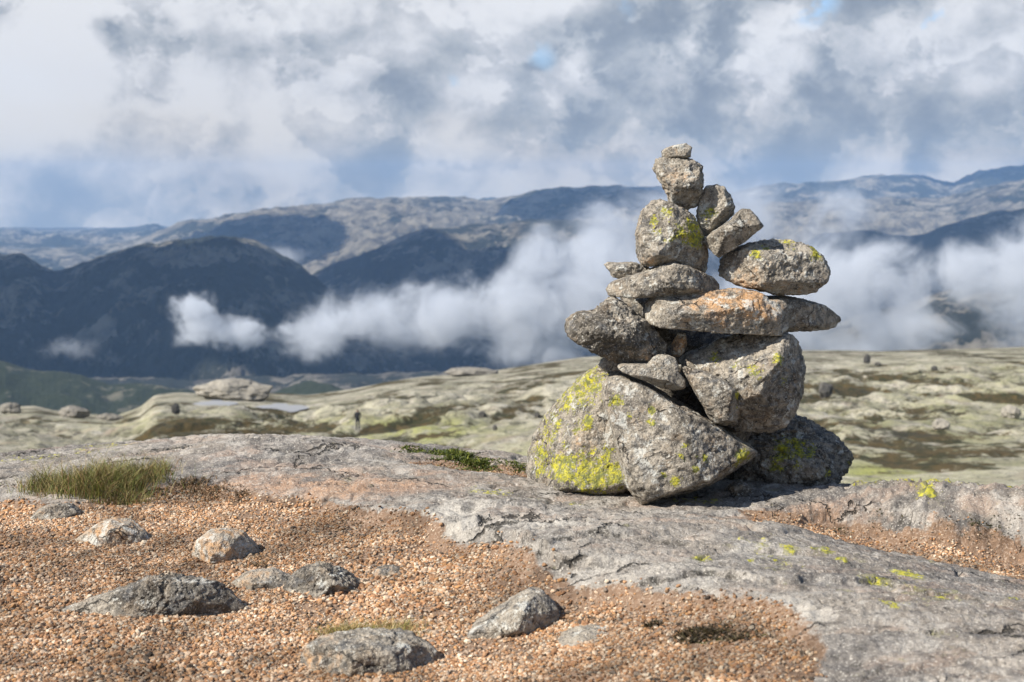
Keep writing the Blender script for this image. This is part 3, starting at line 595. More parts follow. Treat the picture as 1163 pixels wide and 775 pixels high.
tuft('moss_cushion', 'dark moss strip in the crack behind the right sand channel', 'moss', [(960, 590, 50, 2, 2), (1110, 598, 40, 3, 2), (1150, 610, 20, 4, 1)], 2600, .012, 0, [(.06, .05, .02), (.1, .08, .03), (.05, .055, .02)], 8, 1.3, .0018)

# ------------------------------------------------------------------ middle-distance plateau
cols_px = np.linspace(-500, 1660, 900)
def table(px, T):
    T = np.array(T, float); return np.interp(px, T[:, 0], T[:, 1])
PLC = [(-500, 470), (0, 462), (40, 461), (60, 466), (100, 470), (130, 473), (160, 462), (175, 449), (200, 446), (240, 447), (320, 447), (350, 449), (400, 442), (440, 434), (480, 428), (520, 425), (560, 421), (620, 412), (660, 406),
       (720, 402), (800, 399), (900, 398), (960, 398), (1000, 399), (1060, 397), (1120, 396), (1163, 394), (1660, 388)]
def smooth1(a, k):
    for _ in range(k): a = np.r_[a[0], (a[:-2] + 2 * a[1:-1] + a[2:]) / 4, a[-1]]
    return a
PLC_c = smooth1(table(cols_px, PLC), 3)
def slope_of(px, py): dx, dy, dz = ray(px, py); return dx / dy, dz / dy
sx_c, sz_crest = slope_of(cols_px, PLC_c)
nR = 900
u = np.linspace(0, 1, nR)[:, None]; crestY = 330 + 60 * noise(np.stack([cols_px * .004, cols_px * 0, cols_px * 0], -1), 4)[None] + np.clip((cols_px - 500) * .25, -60, 160)[None]
Y0 = 11.0
Yp = Y0 * np.exp(u / .86 * np.log(crestY / Y0)); # crest at u=.86
py_near = 640.
_, sz_near = slope_of(cols_px, np.full_like(cols_px, py_near))
w_ = np.clip(u / .86, 0, 1)
szz = sz_near[None] + (sz_crest - sz_near)[None] * (1 - (1 - w_) ** 1.25)
beyond = np.maximum(Yp - crestY, 0)
Zp = CAMZ + szz * np.minimum(Yp, crestY) + sz_crest[None] * beyond * 1.0 - .35 * beyond
Xp = sx_c[None] * Yp
pp = np.stack([Xp, Yp, 0 * Xp], -1)
env = sstep(0, .25, 1 - np.abs(w_ - .0) + 0) * (.35 + .65 * sstep(1.0, .8, w_ + 0 * Xp))
wp_ = pp + np.stack([2.5 * noise(pp * .09, 145), 5 * noise(pp * .07, 146), 0 * Xp], -1)
b1 = np.abs(noise(wp_ * np.array([.034, .018, 1]), 151)); b2 = np.abs(noise(wp_ * np.array([.11, .05, 1]) + 3, 152)); b3 = np.abs(noise(wp_ * np.array([.34, .15, 1]) + 7, 153)); b4 = np.abs(noise(wp_ * np.array([.9, .45, 1]), 154))
relief = 2.4 * b1 + 1.6 * b2 + .8 * b3 + .28 * b4 + .25 * ridged(wp_ * np.array([.5, .3, 1]), 4, 158) * .5 + .5 * fbm(pp * np.array([.02, .03, 1]), 3, 155) - 1.3
amp_y = np.clip(Yp / 120, .12, 1.3)
Zp = Zp + relief * amp_y * env
pools = [(312, 464, 26, 'right'), (240, 458.5, 20, 'left')]
pool_def = []
def surf_at(px, py):
    """ground point of the plateau seen at that pixel (first hit along its column)"""
    j = np.argmin(np.abs(cols_px - px)); prj = (Zp[:, j] - CAMZ) / Yp[:, j]; _, target = slope_of(px, py)
    i = int(np.argmax(prj >= target)); 
    if prj[i] < target: i = int(0.86 * nR)
    return Xp[i, j], Yp[i, j], Zp[i, j]
for px, py, hw, nm in pools:
    c = surf_at(px, py); r = hw / F0 * c[1]; pool_def.append((c, r, nm))
    dd = np.hypot((Xp - c[0]) / (r * 1.5), (Yp - c[1]) / (r * 2.6)); wt = sstep(1.0, .72, dd); Zp = Zp * (1 - wt) + (c[2] - .25) * wt
veg = .40 - 1.7 * np.minimum(b1 * 1.3, b2 * .75 + .12 * b3) - .25 * b3 + .5 * fbm(wp_ * np.array([.06, .03, 1]) + 9, 7, 171, .72)
veg = veg - .0 * sstep(700, 1100, cols_px)[None] * sstep(.9, .3, w_)
def pblob(px, py, rx, ry):
    prj = (Zp - CAMZ) / Yp; sx0, sz0 = slope_of(px, py); return np.exp(-(((sx_c[None] - sx0) * F0 / rx) ** 2 + ((prj - sz0) * F0 / ry) ** 2))
for px, py, rx, ry, a in [(470, 452, 20, 4, .7), (1090, 528, 70, 7, .45), (1010, 520, 14, 10, .3), (960, 505, 60, 3, .3), (520, 495, 40, 5, .5), (1140, 412, 70, 4, .4), (900, 425, 50, 3, .4), (950, 455, 40, 5, .35), (620, 455, 30, 5, .4), (930, 510, 60, 5, .4), (195, 478, 20, 5, .6), (1000, 432, 30, 3, .3), (190, 497, 30, 5, .6)]:
    veg = veg + a * .6 * pblob(px, py, rx, ry)
grn = sum(a * pblob(px, py, rx, ry) for px, py, rx, ry, a in [(470, 490, 90, 16, .9), (1000, 540, 80, 14, .9), (640, 520, 80, 12, .6), (250, 480, 160, 12, .3), (900, 500, 100, 20, .4), (1100, 470, 120, 60, .3)])
def plateau_mat():
    m, N, bs, out = material("plateau_rock")
    P = N.new('ShaderNodeTexCoord').outputs['Object']; mp = N.vm('MULTIPLY', P, (1.2, .55, 1))
    v = N.attr('veg'); g = N.attr('grn')
    c = N.mix(N.ss(N.noise(mp, .12, 6, .7), .38, .6), (.19, .18, .13), (.42, .39, .31))
    c = N.mix(N.ss(N.noise(mp, .33, 6, .75), .5, .64, 0., .85), c, (.46, .43, .36))
    c = N.mix(N.ss(N.noise(mp, .8, 6, .78), .52, .64, 0., .85), c, (.085, .08, .065))
    c = N.mix(N.ss(N.noise(mp, .22, 6, .75), .53, .64, 0., .6), c, (.25, .19, .155))
    c = N.mix(N.math('MULTIPLY', N.math('ADD', g, .12), N.ss(N.noise(mp, .3, 5, .7), .36, .6)), c, (.32, .33, .10))
    c = N.mix(N.ss(N.noise(mp, 3.0, 6, .75), .53, .64, 0., .7), c, (.09, .085, .07))
    vf = N.ss(N.math('ADD', v, N.math('ADD', N.math('MULTIPLY', N.math('SUBTRACT', N.noise(mp, .45, 8, .8), .5), 1.3), N.math('MULTIPLY', N.math('SUBTRACT', N.noise(mp, 2.2, 5, .75), .5), .9))), .2, .36)
    vc = N.mix(N.ss(N.noise(mp, .7, 7, .8), .42, .58), (.030, .032, .012), (.085, .060, .022))
    c = N.mix(vf, c, vc)
    N.put(bs.inputs['Base Color'], c); cm = N.new('ShaderNodeCombineXYZ'); N.put(cm.inputs[0], N.math('MULTIPLY', N.noise(P, .35, 5, .65), 6.)); N.put(cm.inputs[1], N.math('MULTIPLY', N.noise(P, .4, 5, .65), 5.)); ck = N.math('MULTIPLY', N.ss(N.voro(N.vm('ADD', mp, cm.outputs[0]), .22, 'DISTANCE_TO_EDGE'), .05, .01), N.ss(N.noise(P, .2, 4), .45, .55)); c = N.mix(N.math('MULTIPLY', ck, .75), c, (.04, .038, .026)); N.put(bs.inputs['Base Color'], c); bump(N, bs, N.noise(mp, 1.2, 7, .75), .6, .7); return m
M_plat = plateau_mat()
o = mesh_obj("rocky_plateau", np.stack([Xp, Yp, Zp], -1).reshape(-1, 3), grid_faces(nR, len(cols_px)), M_plat, attrs=dict(veg=veg, grn=np.clip(grn, 0, 1)))
tag(o, kind='structure')

def water_mat():
    m, N, bs, out = material("pool_water"); bs.inputs['Base Color'].default_value = (.26, .26, .26, 1); bs.inputs['Roughness'].default_value = .3; bs.inputs['Specular IOR Level'].default_value = .7
    P = N.new('ShaderNodeTexCoord').outputs['Object']; bump(N, bs, N.noise(P, 3, 3), .02, .3); return m
M_wat = water_mat()
for (c, r, nm) in pool_def:
    n = 64; a = np.linspace(0, 2 * math.pi, n, endpoint=False); rr_ = r * (1 + .2 * np.sin(2 * a + 1) + .14 * np.sin(3 * a + 2) + .1 * np.sin(5 * a) + .05 * np.sin(11 * a))
    Vv = np.c_[rr_ * np.cos(a) * 1.05, rr_ * np.sin(a) * 1.8, np.zeros(n)]; Vv = np.vstack([[0, 0, 0], Vv]); Fc = np.array([(0, i + 1, (i + 1) % n + 1) for i in range(n)])
    o = mesh_obj('water', Vv, Fc, M_wat); o.location = (c[0], c[1], c[2] - .1); tag(o, kind='structure')

def far_rock_mat():
    m, N, bs, out = material("weathered_boulder"); P = N.new('ShaderNodeTexCoord').outputs['Object']; t = N.attr('tone')
    c = N.mix(N.ss(N.math('ADD', N.math('SUBTRACT', N.noise(P, 1.2, 6, .7), .5), t), 0., 1.), (.05, .05, .048), (.40, .37, .31)); N.put(bs.inputs['Base Color'], c)
    bump(N, bs, N.noise(P, 2.5, 5, .7), .4, .8); return m
M_far = far_rock_mat()
def field_rock(name, label, px, pybase, wpx, hpx, tone, seed, sub=4, pts=None, group='boulders scattered on the plateau', rough=.35, D=None):
    X0, Y0_, Z0 = surf_at(px, pybase); rs = np.random.RandomState(seed); k = Y0_ / F0; d, Fc = ico(sub)
    rx, rz = wpx * k / 2, hpx * k
    r = np.full(len(d), 1.)
    for i in range(9):
        n = rs.normal(size=3); n /= np.linalg.norm(n); dn = np.maximum(d @ n, 1e-3); r = np.minimum(r, rs.uniform(.72, .95) / dn)
    r = r + .12 * fbm(d * 2.2 + seed, 4, seed) * (1 + rough)
    P = d * r[:, None] * np.array([rx, (D or .9) * rx, rz * .62]) + np.array([0, 0, rz * .42])
    o = mesh_obj(name, P, Fc, M_far, attrs=dict(tone=np.full(len(P), tone))); o.location = (X0, Y0_, Z0); tag(o, label, 'boulder', group); return o
field_rock('dark_boulder', 'isolated dark boulder on the pale plateau just right of the cairn', 940, 452, 17, 17, .2, 1)
field_rock('dark_boulder', 'small upright dark boulder near the plateau skyline right of the cairn', 985, 413, 8, 10, .15, 2)
field_rock('dark_boulder', 'tiny reddish dark rock just below the upright boulder at the plateau skyline', 998, 416, 8, 4, .25, 3)
field_rock('dark_boulder', 'small black pointed rock on the plateau at far left, left of the pale pools', 199, 471, 10, 12, -.35, 4)
field_rock('dark_boulder', 'dark rock on the plateau halfway between the hiker and the cairn', 548, 474, 9, 6, .2, 5)
field_rock('dark_boulder', 'dark rock on the plateau close to the left side of the cairn', 611, 474, 7, 5, .2, 6)
field_rock('dark_boulder', 'small rock at the left end of the mossy streak at far right', 1062, 421, 8, 5, .2, 7)
field_rock('dark_boulder', 'small dark rock low on the plateau left of the cairn base', 563, 489, 6, 6, .25, 8)
field_rock('pale_boulder', 'pale boulder on the plateau at the lower right picture edge', 1150, 475, 22, 14, .7, 9)
field_rock('pale_boulder', 'pale boulder among brown grass right of the isolated dark boulder', 1072, 488, 20, 12, .7, 10)
field_rock('rock_outcrop', 'long rounded pale outcrop on the plateau skyline above the pools', 268, 455, 96, 24, .62, 12, 5, D=.5, group='rock outcrops on the plateau skyline')
field_rock('rock_outcrop', 'low outcrop on the left part of the plateau skyline', 85, 475, 34, 14, .5, 13, D=.6, group='rock outcrops on the plateau skyline')
field_rock('rock_outcrop', 'small knob of rock at the left picture edge on the plateau skyline', 12, 470, 26, 12, .5, 14, D=.6, group='rock outcrops on the plateau skyline')
field_rock('rock_outcrop', 'lumpy grey outcrop beside the dip in the left plateau skyline', 125, 478, 30, 8, .45, 15, D=.6, group='rock outcrops on the plateau skyline')
field_rock('rock_outcrop', 'small grey outcrop on the plateau skyline below the drifting mist', 535, 427, 60, 9, .5, 16, D=.6, group='rock outcrops on the plateau skyline')

# distant hiker, standing, seen from behind, pack on the back
def skin_person():
    X0, Y0_, Z0 = surf_at(407, 496)
    hgt = 25 / F0 * Y0_; 
    k = 1.72 if hgt < 1.4 or hgt > 2.4 else hgt
    Y1 = F0 * 1.75 / 25
    i = np.argmin(np.abs(Yp[:, np.argmin(np.abs(cols_px - 407))] - Y1)); j = np.argmin(np.abs(cols_px - 407))
    X0, Y0_, Z0 = Xp[i, j], Yp[i, j], Zp[i, j]
    J = {'pel': (0, 0, .95, .15), 'sp': (0, 0, 1.15, .14), 'ch': (0, 0, 1.34, .16), 'nk': (0, 0, 1.5, .06), 'hd': (0, -.01, 1.6, .09), 'ht': (0, 0, 1.7, .085)}
    E = [('pel', 'sp'), ('sp', 'ch'), ('ch', 'nk'), ('nk', 'hd'), ('hd', 'ht')]
    for s_, t in ((-1, 'l'), (1, 'r')):
        J['hip' + t] = (s_ * .1, 0, .9, .1); J['kn' + t] = (s_ * .11, -.03 * s_, .5, .065); J['an' + t] = (s_ * .11, .02 * s_, .09, .045); J['to' + t] = (s_ * .12, .14, .04, .04)
        J['sh' + t] = (s_ * .2, 0, 1.4, .06); J['el' + t] = (s_ * .27, .02, 1.13, .045); J['wr' + t] = (s_ * .22, .16, .98, .033); J['ha' + t] = (s_ * .19, .22, .96, .035)
        E += [('pel', 'hip' + t), ('hip' + t, 'kn' + t), ('kn' + t, 'an' + t), ('an' + t, 'to' + t), ('ch', 'sh' + t), ('sh' + t, 'el' + t), ('el' + t, 'wr' + t), ('wr' + t, 'ha' + t)]
    nm = list(J); me = bpy.data.meshes.new('person'); me.from_pydata([J[n][:3] for n in nm], [(nm.index(a), nm.index(b)) for a, b in E], [])
    o = bpy.data.objects.new('person', me); COL.objects.link(o)
    sk = o.modifiers.new('skin', 'SKIN'); sv = me.skin_vertices[0].data
    for i2, n in enumerate(nm): sv[i2].radius = (J[n][3], J[n][3]); sv[i2].use_root = (n == 'pel')
    ss_ = o.modifiers.new('s', 'SUBSURF'); ss_.levels = 2; ss_.render_levels = 2
    m, N, bs, out = material('dark_clothes')
    z = N.new('ShaderNodeSeparateXYZ'); N.put(z.inputs[0], N.new('ShaderNodeTexCoord').outputs['Object'])
    c = N.mix(N.ss(z.outputs[2], .96, .98), (.03, .035, .05), (.015, .017, .02)); c = N.mix(N.ss(z.outputs[2], 1.5, 1.52), c, (.35, .22, .16)); c = N.mix(N.ss(z.outputs[2], 1.6, 1.62), c, (.03, .02, .015)); N.put(bs.inputs['Base Color'], c)
    me.materials.append(m)
    o.location = (X0, Y0_, Z0); tag(o, 'distant hiker in dark clothes standing on the pale plateau with elbows out', 'person')
    return o, (X0, Y0_, Z0)
per, ploc = skin_person()
# pack
d, Fc = ico(4); rp = (np.abs(d[:, 0]) ** 4 + np.abs(d[:, 1]) ** 4 + np.abs(d[:, 2]) ** 4) ** -.25
m_, N_, bs_, o_ = material('pack_cloth'); N_.put(bs_.inputs['Base Color'], N_.mix(N_.noise(N_.new('ShaderNodeTexCoord').outputs['Object'], 12), (.02, .022, .025), (.04, .04, .045)))
o = mesh_obj('backpack', d * rp[:, None] * np.array([.17, .11, .26]) * (1 + .04 * noise(d * 3, 4)[:, None]), Fc, m_); o.location = (ploc[0], ploc[1] - .24, ploc[2] + 1.22)
tag(o, 'small dark backpack worn by the distant hiker', 'backpack')

# ------------------------------------------------------------------ mountains
def mount_mat(name, pale1, pale2, veg1, veg2, s):
    m, N, bs, out = material(name)
    P = N.new('ShaderNodeTexCoord').outputs['Object']; a = N.attr('rock')
    n = N.noise(P, .009 * s, 7, .68); n2 = N.noise(P, .03 * s, 7, .8)
    f = N.ss(N.math('ADD', a, N.math('MULTIPLY', N.math('SUBTRACT', n2, .5), 1.3)), .32, .68)
    c = N.mix(f, N.mix(n2, veg1, veg2), N.mix(N.ss(n, .35, .65), pale1, pale2))
    N.put(bs.inputs['Base Color'], c); bump(N, bs, N.noise(P, .03 * s, 7, .8), 45 / s, 1.0); return m
M_mt = mount_mat('mountain_rock', (.11, .10, .085), (.42, .38, .30), (.02, .026, .022), (.05, .056, .036), 1.)
M_gr = mount_mat('valley_slope', (.14, .14, .10), (.26, .24, .17), (.018, .030, .018), (.065, .080, .035), 3.)
def mountain(T, Yc, Yf, zf, q=1.6, amp=60, base_rock=.5, seed=1, blobs=(), mat=None, sc=1., nr=400, nc=1000, back=1.25, wob=.08, pxr=(-420, 1580), sil=.13, low=.7):
    px = np.linspace(*pxr, nc); py = smooth1(table(px, T), 4)
    py = py + 3.6 * fbm(np.stack([px * .02, px * 0, px * 0], -1), 6, seed + 70, .6)
    sx, szc = slope_of(px, py)
    yc = Yc * (1 + wob * noise(np.stack([px * .006, px * 0 + 3, px * 0], -1), seed + 50)); zc = CAMZ + szc * yc
    u = np.linspace(0, 1, nr)[:, None]; uc = .8
    t = np.clip(u / uc, 0, 1); tb = np.clip((u - uc) / (1 - uc), 0, 1)
    Yy = Yf + (yc - Yf)[None] * t + (back - 1) * yc[None] * tb
    Zz = zf + (zc - zf)[None] * (1 - (1 - t) ** q) - (zc - zf)[None] * .8 * tb ** 1.5
    Xx = sx[None] * Yy; p = np.stack([Xx, Yy, 0 * Xx], -1) / (1000 * sc)
    env = (1 - t) ** .6 * (1 - sil) + sil; env = env * sstep(0, .4, t)
    rel = ridged(p * np.array([1.3, 1.0, 1]) + seed, 6, seed, .55) * .55 + fbm(p * 3.1, 6, seed + 20, .6) * .5 + .22 * ridged(p * np.array([11, 6, 1]) + 3, 4, seed + 27, .6)
    rel = rel - rel[int(.7 * nr):int(.85 * nr)].mean(); Zz = Zz + amp * rel * env
    prj = (Zz - CAMZ) / Yy
    rk = base_rock + .75 * fbm(p * np.array([5, 3.5, 1]) + 5, 7, seed + 30, .72) + .3 * rel - low * (1 - sstep(.05, .5, t))
    for bx, by, rx, ry, a in blobs:  # blobs set rock and forest, with cloud shade and sunlit bands painted in
        sx0, sz0 = slope_of(bx, by); rk = rk + a * np.exp(-(((sx[None] - sx0) * F0 / rx) ** 2 + ((prj - sz0) * F0 / ry) ** 2))
    o = mesh_obj("hills", np.stack([Xx, Yy, Zz], -1).reshape(-1, 3), grid_faces(nr, nc), mat or M_mt, attrs=dict(rock=rk)); tag(o, kind='structure'); return o
mountain([(-420, 255), (0, 262), (60, 265), (120, 262), (175, 257), (200, 262), (300, 262), (520, 232), (600, 222), (700, 214), (830, 217), (880, 212), (930, 206), (1000, 200), (1040, 200), (1085, 206), (1110, 196), (1150, 188), (1200, 190), (1580, 200)],
         13000, 9500, -300, low=.2, amp=130, base_rock=.36, seed=5, sc=1.6, blobs=[(100, 275, 90, 8, .3), (1000, 212, 60, 6, .3)])
mountain([(-420, 280), (0, 281), (60, 283), (130, 277), (170, 264), (200, 253), (260, 245), (320, 237), (380, 230), (420, 225), (470, 223), (520, 225), (550, 230), (570, 226), (600, 218), (640, 214), (690, 211), (730, 216), (780, 226), (850, 232), (900, 230), (960, 226), (1060, 226), (1100, 218), (1163, 204), (1580, 210)],
         9000, 6000, -520, low=.15, amp=120, base_rock=.7, seed=15, sc=1.3, blobs=[(280, 262, 60, 9, -.7), (650, 235, 40, 10, -.5), (400, 260, 80, 20, .35), (700, 225, 40, 10, -.3), (1010, 250, 90, 14, .3), (1130, 225, 30, 10, -.6)])
mountain([(-420, 420), (250, 360), (330, 325), (370, 304), (410, 288), (440, 276), (480, 262), (540, 254), (600, 251), (640, 252), (700, 256), (760, 264), (860, 288), (900, 286), (930, 266), (975, 262), (1010, 268), (1040, 267), (1080, 255), (1120, 242), (1163, 238), (1580, 235)],
         6000, 3900, -700, low=.35, amp=110, base_rock=.36, seed=27, sc=1., blobs=[(410, 300, 40, 16, -.5), (520, 268, 90, 5, .4), (420, 330, 40, 10, .5), (560, 290, 60, 14, .15), (1050, 280, 90, 16, -.6), (950, 300, 80, 20, -.3)])
mountain([(-420, 270), (-100, 285), (0, 288), (25, 290), (50, 303), (65, 311), (100, 295), (150, 280), (200, 272), (250, 268), (290, 272), (310, 282), (340, 300), (365, 325), (400, 345), (450, 362), (520, 380), (600, 395), (800, 410), (1580, 420)],
         4200, 1900, -620, amp=120, base_rock=.2, seed=33, sc=.8, blobs=[(255, 298, 50, 6, .6), (180, 290, 90, 10, .25), (350, 335, 30, 8, .5), (35, 315, 8, 5, .5)])
mountain([(-420, 440), (780, 420), (850, 405), (930, 375), (1000, 352), (1060, 335), (1110, 325), (1163, 322), (1580, 300)],
         2600, 1300, -560, amp=50, base_rock=.42, low=.1, seed=44, sc=.5, nr=200, blobs=[(1090, 365, 50, 20, .25), (1090, 375, 20, 10, -.4)])
mountain([(-420, 395), (0, 411), (60, 424), (120, 434), (180, 438), (230, 446), (300, 450), (325, 440), (350, 433), (375, 436), (400, 446), (450, 470), (600, 500), (1580, 520)],
         1700, 800, -480, amp=26, base_rock=.05, low=.2, seed=52, sc=.4, nr=200, mat=M_gr, blobs=[(60, 425, 60, 8, .35)])
# valley floor out to the horizon
m_, N_, bs_, o_ = material('valley_floor'); P_ = N_.new('ShaderNodeTexCoord').outputs['Object']
N_.put(bs_.inputs['Base Color'], N_.mix(N_.noise(P_, .002, 6, .6), (.03, .045, .03), (.07, .085, .045)))
n = 40; gx, gy = np.meshgrid(np.linspace(-15500, 15500, n), np.linspace(-2900, 17500, n), indexing='xy')
o = mesh_obj('valley_floor', np.stack([gx, gy, 0 * gx - 720], -1).reshape(-1, 3), grid_faces(n, n), m_); tag(o, kind='structure')

# ------------------------------------------------------------------ mist banks (real volumes) and haze
def mist(label, blobs, dist, depth, dens, scale, seed, thr=(.42, .62), up=1.0, depths=None):
    """blobs: (px,py,rx,ry,weight) at distance dist; one volume box round them"""
    C_ = []; 
    for bx, by, rx, ry, wgt in blobs:
        c = at(bx, by, dist); k = dist / F0; C_.append((c, rx * k, ry * k, wgt))
    cs_ = np.array([c for c, *_ in C_]); cen = (cs_.max(0) + cs_.min(0)) / 2
    lo = np.min([c - np.array([a * 1.9, 0, b * 1.9]) for c, a, b, _ in C_], 0); hi = np.max([c + np.array([a * 1.9, 0, b * 1.9]) for c, a, b, _ in C_], 0)
    lo[1] = dist - depth * 1.5; hi[1] = dist + depth * 1.5; cen = (lo + hi) / 2
    L, H = lo - cen, hi - cen
    Vv = [(x, y, z) for x in (L[0], H[0]) for y in (L[1], H[1]) for z in (L[2], H[2])]
    Fc = [(0, 1, 3, 2), (4, 6, 7, 5), (0, 4, 5, 1), (2, 3, 7, 6), (0, 2, 6, 4), (1, 5, 7, 3)]
    m = bpy.data.materials.new('mist_vapour'); m.use_nodes = True; m.node_tree.nodes.clear(); N = NT(m.node_tree)
    out = N.new('ShaderNodeOutputMaterial'); vs = N.new('ShaderNodeVolumePrincipled'); N.l.new(vs.outputs[0], out.inputs['Volume'])
    vs.inputs['Color'].default_value = (.80, .84, .90, 1); vs.inputs['Anisotropy'].default_value = 0.0
    P = N.new('ShaderNodeTexCoord').outputs['Object']
    s_ = 1 / (scale); Pn = N.vm('ADD', N.vm('SCALE', P, s_), (seed * 3.1, seed * 1.7, 0.))
    n = N.noise(Pn, 1., 7, .72, .5)
    tot = None
    for c, a, b, wgt in C_:
        q = N.vm('MULTIPLY', N.vm('SUBTRACT', P, tuple(c - cen)), (1 / a, 1 / (depth * .8), 1 / b)); l = N.vm('LENGTH', q)
        v = N.math('MULTIPLY', N.ss(l, 1.75, .25), wgt); tot = v if tot is None else N.math('MAXIMUM', tot, v)
    v = N.math('ADD', N.math('MULTIPLY', tot, .8), N.math('MULTIPLY', N.math('SUBTRACT', n, .5), 4.3))
    v = N.math('MULTIPLY', N.ss(v, thr[0] - .08, thr[1] + .5), N.ss(tot, .02, .35))
    N.put(vs.inputs['Density'], N.math('MULTIPLY', v, dens))
    o = mesh_obj('mist_bank', Vv, Fc, m, smooth=False); o.location = cen; tag(o, label, 'mist', kind='stuff'); return o
MIST = True
if MIST:
    mist('small white puff of mist over the dark valley at left', [(218, 352, 24, 20, 1), (232, 372, 34, 18, 1), (262, 378, 34, 16, 1), (290, 384, 20, 9, .8), (330, 372, 20, 8, .5), (205, 385, 20, 9, .5)], 1500, 50, .07, 30, 1)
    mist('faint wisp of mist low over the valley at far left', [(80, 395, 34, 12, .8)], 1500, 60, .010, 34, 2)
    mist('long white mist bank drifting in front of the mountains left of the cairn', [(365, 378, 40, 26, 1), (430, 362, 60, 34, 1), (510, 358, 70, 36, 1.1), (590, 350, 70, 44, 1.15), (660, 350, 80, 56, 1.2), (740, 350, 70, 50, 1.1), (465, 328, 24, 18, .8), (615, 300, 34, 28, 1), (690, 300, 50, 34, 1), (610, 396, 80, 20, .9), (560, 330, 40, 20, .8)], 1700, 100, .032, 62, 3)
    mist('thin mist rising past the far ridges behind the top of the cairn', [(700, 262, 60, 40, .95), (780, 255, 80, 40, .95), (870, 250, 80, 40, .95), (940, 232, 50, 22, .8), (640, 285, 40, 30, .8), (320, 290, 26, 12, .8)], 4300, 330, .0075, 210, 4)
    mist('broad mist bank filling the valley right of the cairn', [(930, 330, 70, 56, 1.1), (1000, 325, 70, 44, 1.1), (1000, 372, 70, 36, 1.1), (1110, 312, 66, 34, 1.05), (1180, 300, 66, 44, 1.1), (1180, 362, 46, 44, 1.1), (950, 390, 90, 26, 1), (870, 360, 70, 60, 1.1), (1060, 300, 50, 24, .8), (800, 380, 70, 40, 1)], 1150, 90, .034, 48, 5)
    # haze: even air round everything
    m = bpy.data.materials.new('air'); m.use_nodes = True; m.node_tree.nodes.clear(); N = NT(m.node_tree)
    out = N.new('ShaderNodeOutputMaterial'); vs = N.new('ShaderNodeVolumePrincipled'); N.l.new(vs.outputs[0], out.inputs['Volume'])
    vs.inputs['Color'].default_value = (.36, .60, 1, 1); vs.inputs['Density'].default_value = .00005
    L, H = (-16000, -3000, -760), (16000, 18000, 480)
    Vv = [(x, y, z) for x in (L[0], H[0]) for y in (L[1], H[1]) for z in (L[2], H[2])]
    o = mesh_obj('haze', Vv, [(0, 1, 3, 2), (4, 6, 7, 5), (0, 4, 5, 1), (2, 3, 7, 6), (0, 2, 6, 4), (1, 5, 7, 3)], m, smooth=False); tag(o, 'thin blue air haze', 'haze', kind='stuff')

# ------------------------------------------------------------------ clouds added above the haze, out of frame, to shade the far slopes
SUN = Vector((-.74, -.36, .74)).normalized()
def cloud_mat():
    m, N, bs, out = material("cloud_vapour"); P = N.new('ShaderNodeTexCoord').outputs['Object']
    N.put(bs.inputs['Base Color'], N.mix(N.noise(P, .004, 4), (.75, .76, .78), (.85, .85, .85))); bs.inputs['Roughness'].default_value = 1; return m
M_cl = cloud_mat()
def cloud(px, py, dist, rx, ry, seed, h=1900.):
    """a cumulus whose shade falls on the ground seen at px,py,dist"""
    c = at(px, py, dist); k = (h - c[2]) / SUN.z; x, y = c[0] + SUN.x * k, c[1] + SUN.y * k
    d, Fc = ico(5); r = 1 + .35 * fbm(d * 1.6 + seed, 5, seed) + .12 * ridged(d * 3.1 + seed, 4, seed + 1)
    P = d * r[:, None] * np.array([rx, ry, min(rx, ry) * .3]); P[:, 2] = np.where(P[:, 2] < 0, P[:, 2] * .45, P[:, 2])
    o = mesh_obj('cloud', P, Fc, M_cl); o.location = (x, y, h + min(rx, ry) * .2); tag(o, kind='structure'); return o
for i, a in enumerate([(60, 330, 3200, 560, 420), (230, 335, 3250, 420, 420), (350, 350, 3200, 330, 420), (-150, 330, 3200, 600, 620), (40, 300, 3900, 360, 200), (560, 380, 3700, 600, 460),
                       (400, 300, 5300, 330, 700), (270, 262, 7600, 420, 600), (660, 235, 8200, 500, 600), (560, 300, 4900, 500, 380), (1000, 275, 5400, 700, 600), (1130, 270, 5400, 600, 600), (900, 290, 5200, 400, 500), (1140, 196, 12500, 900, 900), (700, 212, 12000, 700, 900)]):
    cloud(*a, seed=i + 3)

# ------------------------------------------------------------------ sun and sky
ld = bpy.data.lights.new("sun", 'SUN'); ld.energy = 5.0; ld.angle = rad(.53); ld.color = (1, .93, .83)
lo_ = bpy.data.objects.new("sun", ld); COL.objects.link(lo_); lo_.rotation_euler = (-SUN).to_track_quat('-Z', 'Y').to_euler(); lo_.location = (-5, -4, 8)
wd = bpy.data.worlds.new("World"); SC.world = wd; wd.use_nodes = True; wd.node_tree.nodes.clear()
N = NT(wd.node_tree); wo = N.new('ShaderNodeOutputWorld'); bg = N.new('ShaderNodeBackground'); N.l.new(bg.outputs[0], wo.inputs[0])
sky = N.new('ShaderNodeTexSky', sky_type='NISHITA'); sky.sun_disc = False; sky.sun_elevation = math.asin(SUN.z); sky.sun_rotation = math.atan2(SUN.x, SUN.y); sky.altitude = 1000
bg.inputs[1].default_value = .1
D_ = N.new('ShaderNodeTexCoord').outputs['Generated']
Dn = N.vm('NORMALIZE', D_)
warp = N.new('ShaderNodeTexNoise'); N.put(warp.inputs['Vector'], Dn); warp.inputs['Scale'].default_value = 18; warp.inputs['Detail'].default_value = 5
wv = N.vm('SCALE', N.vm('SUBTRACT', warp.outputs['Color'], (.5, .5, .5)), .022)
Dw = N.vm('ADD', Dn, wv)
Ds = N.vm('MULTIPLY', Dw, (1, 1, 1.25))
base = N.noise(Ds, 5, 8, .58); fine = N.noise(Ds, 34, 7, .6)
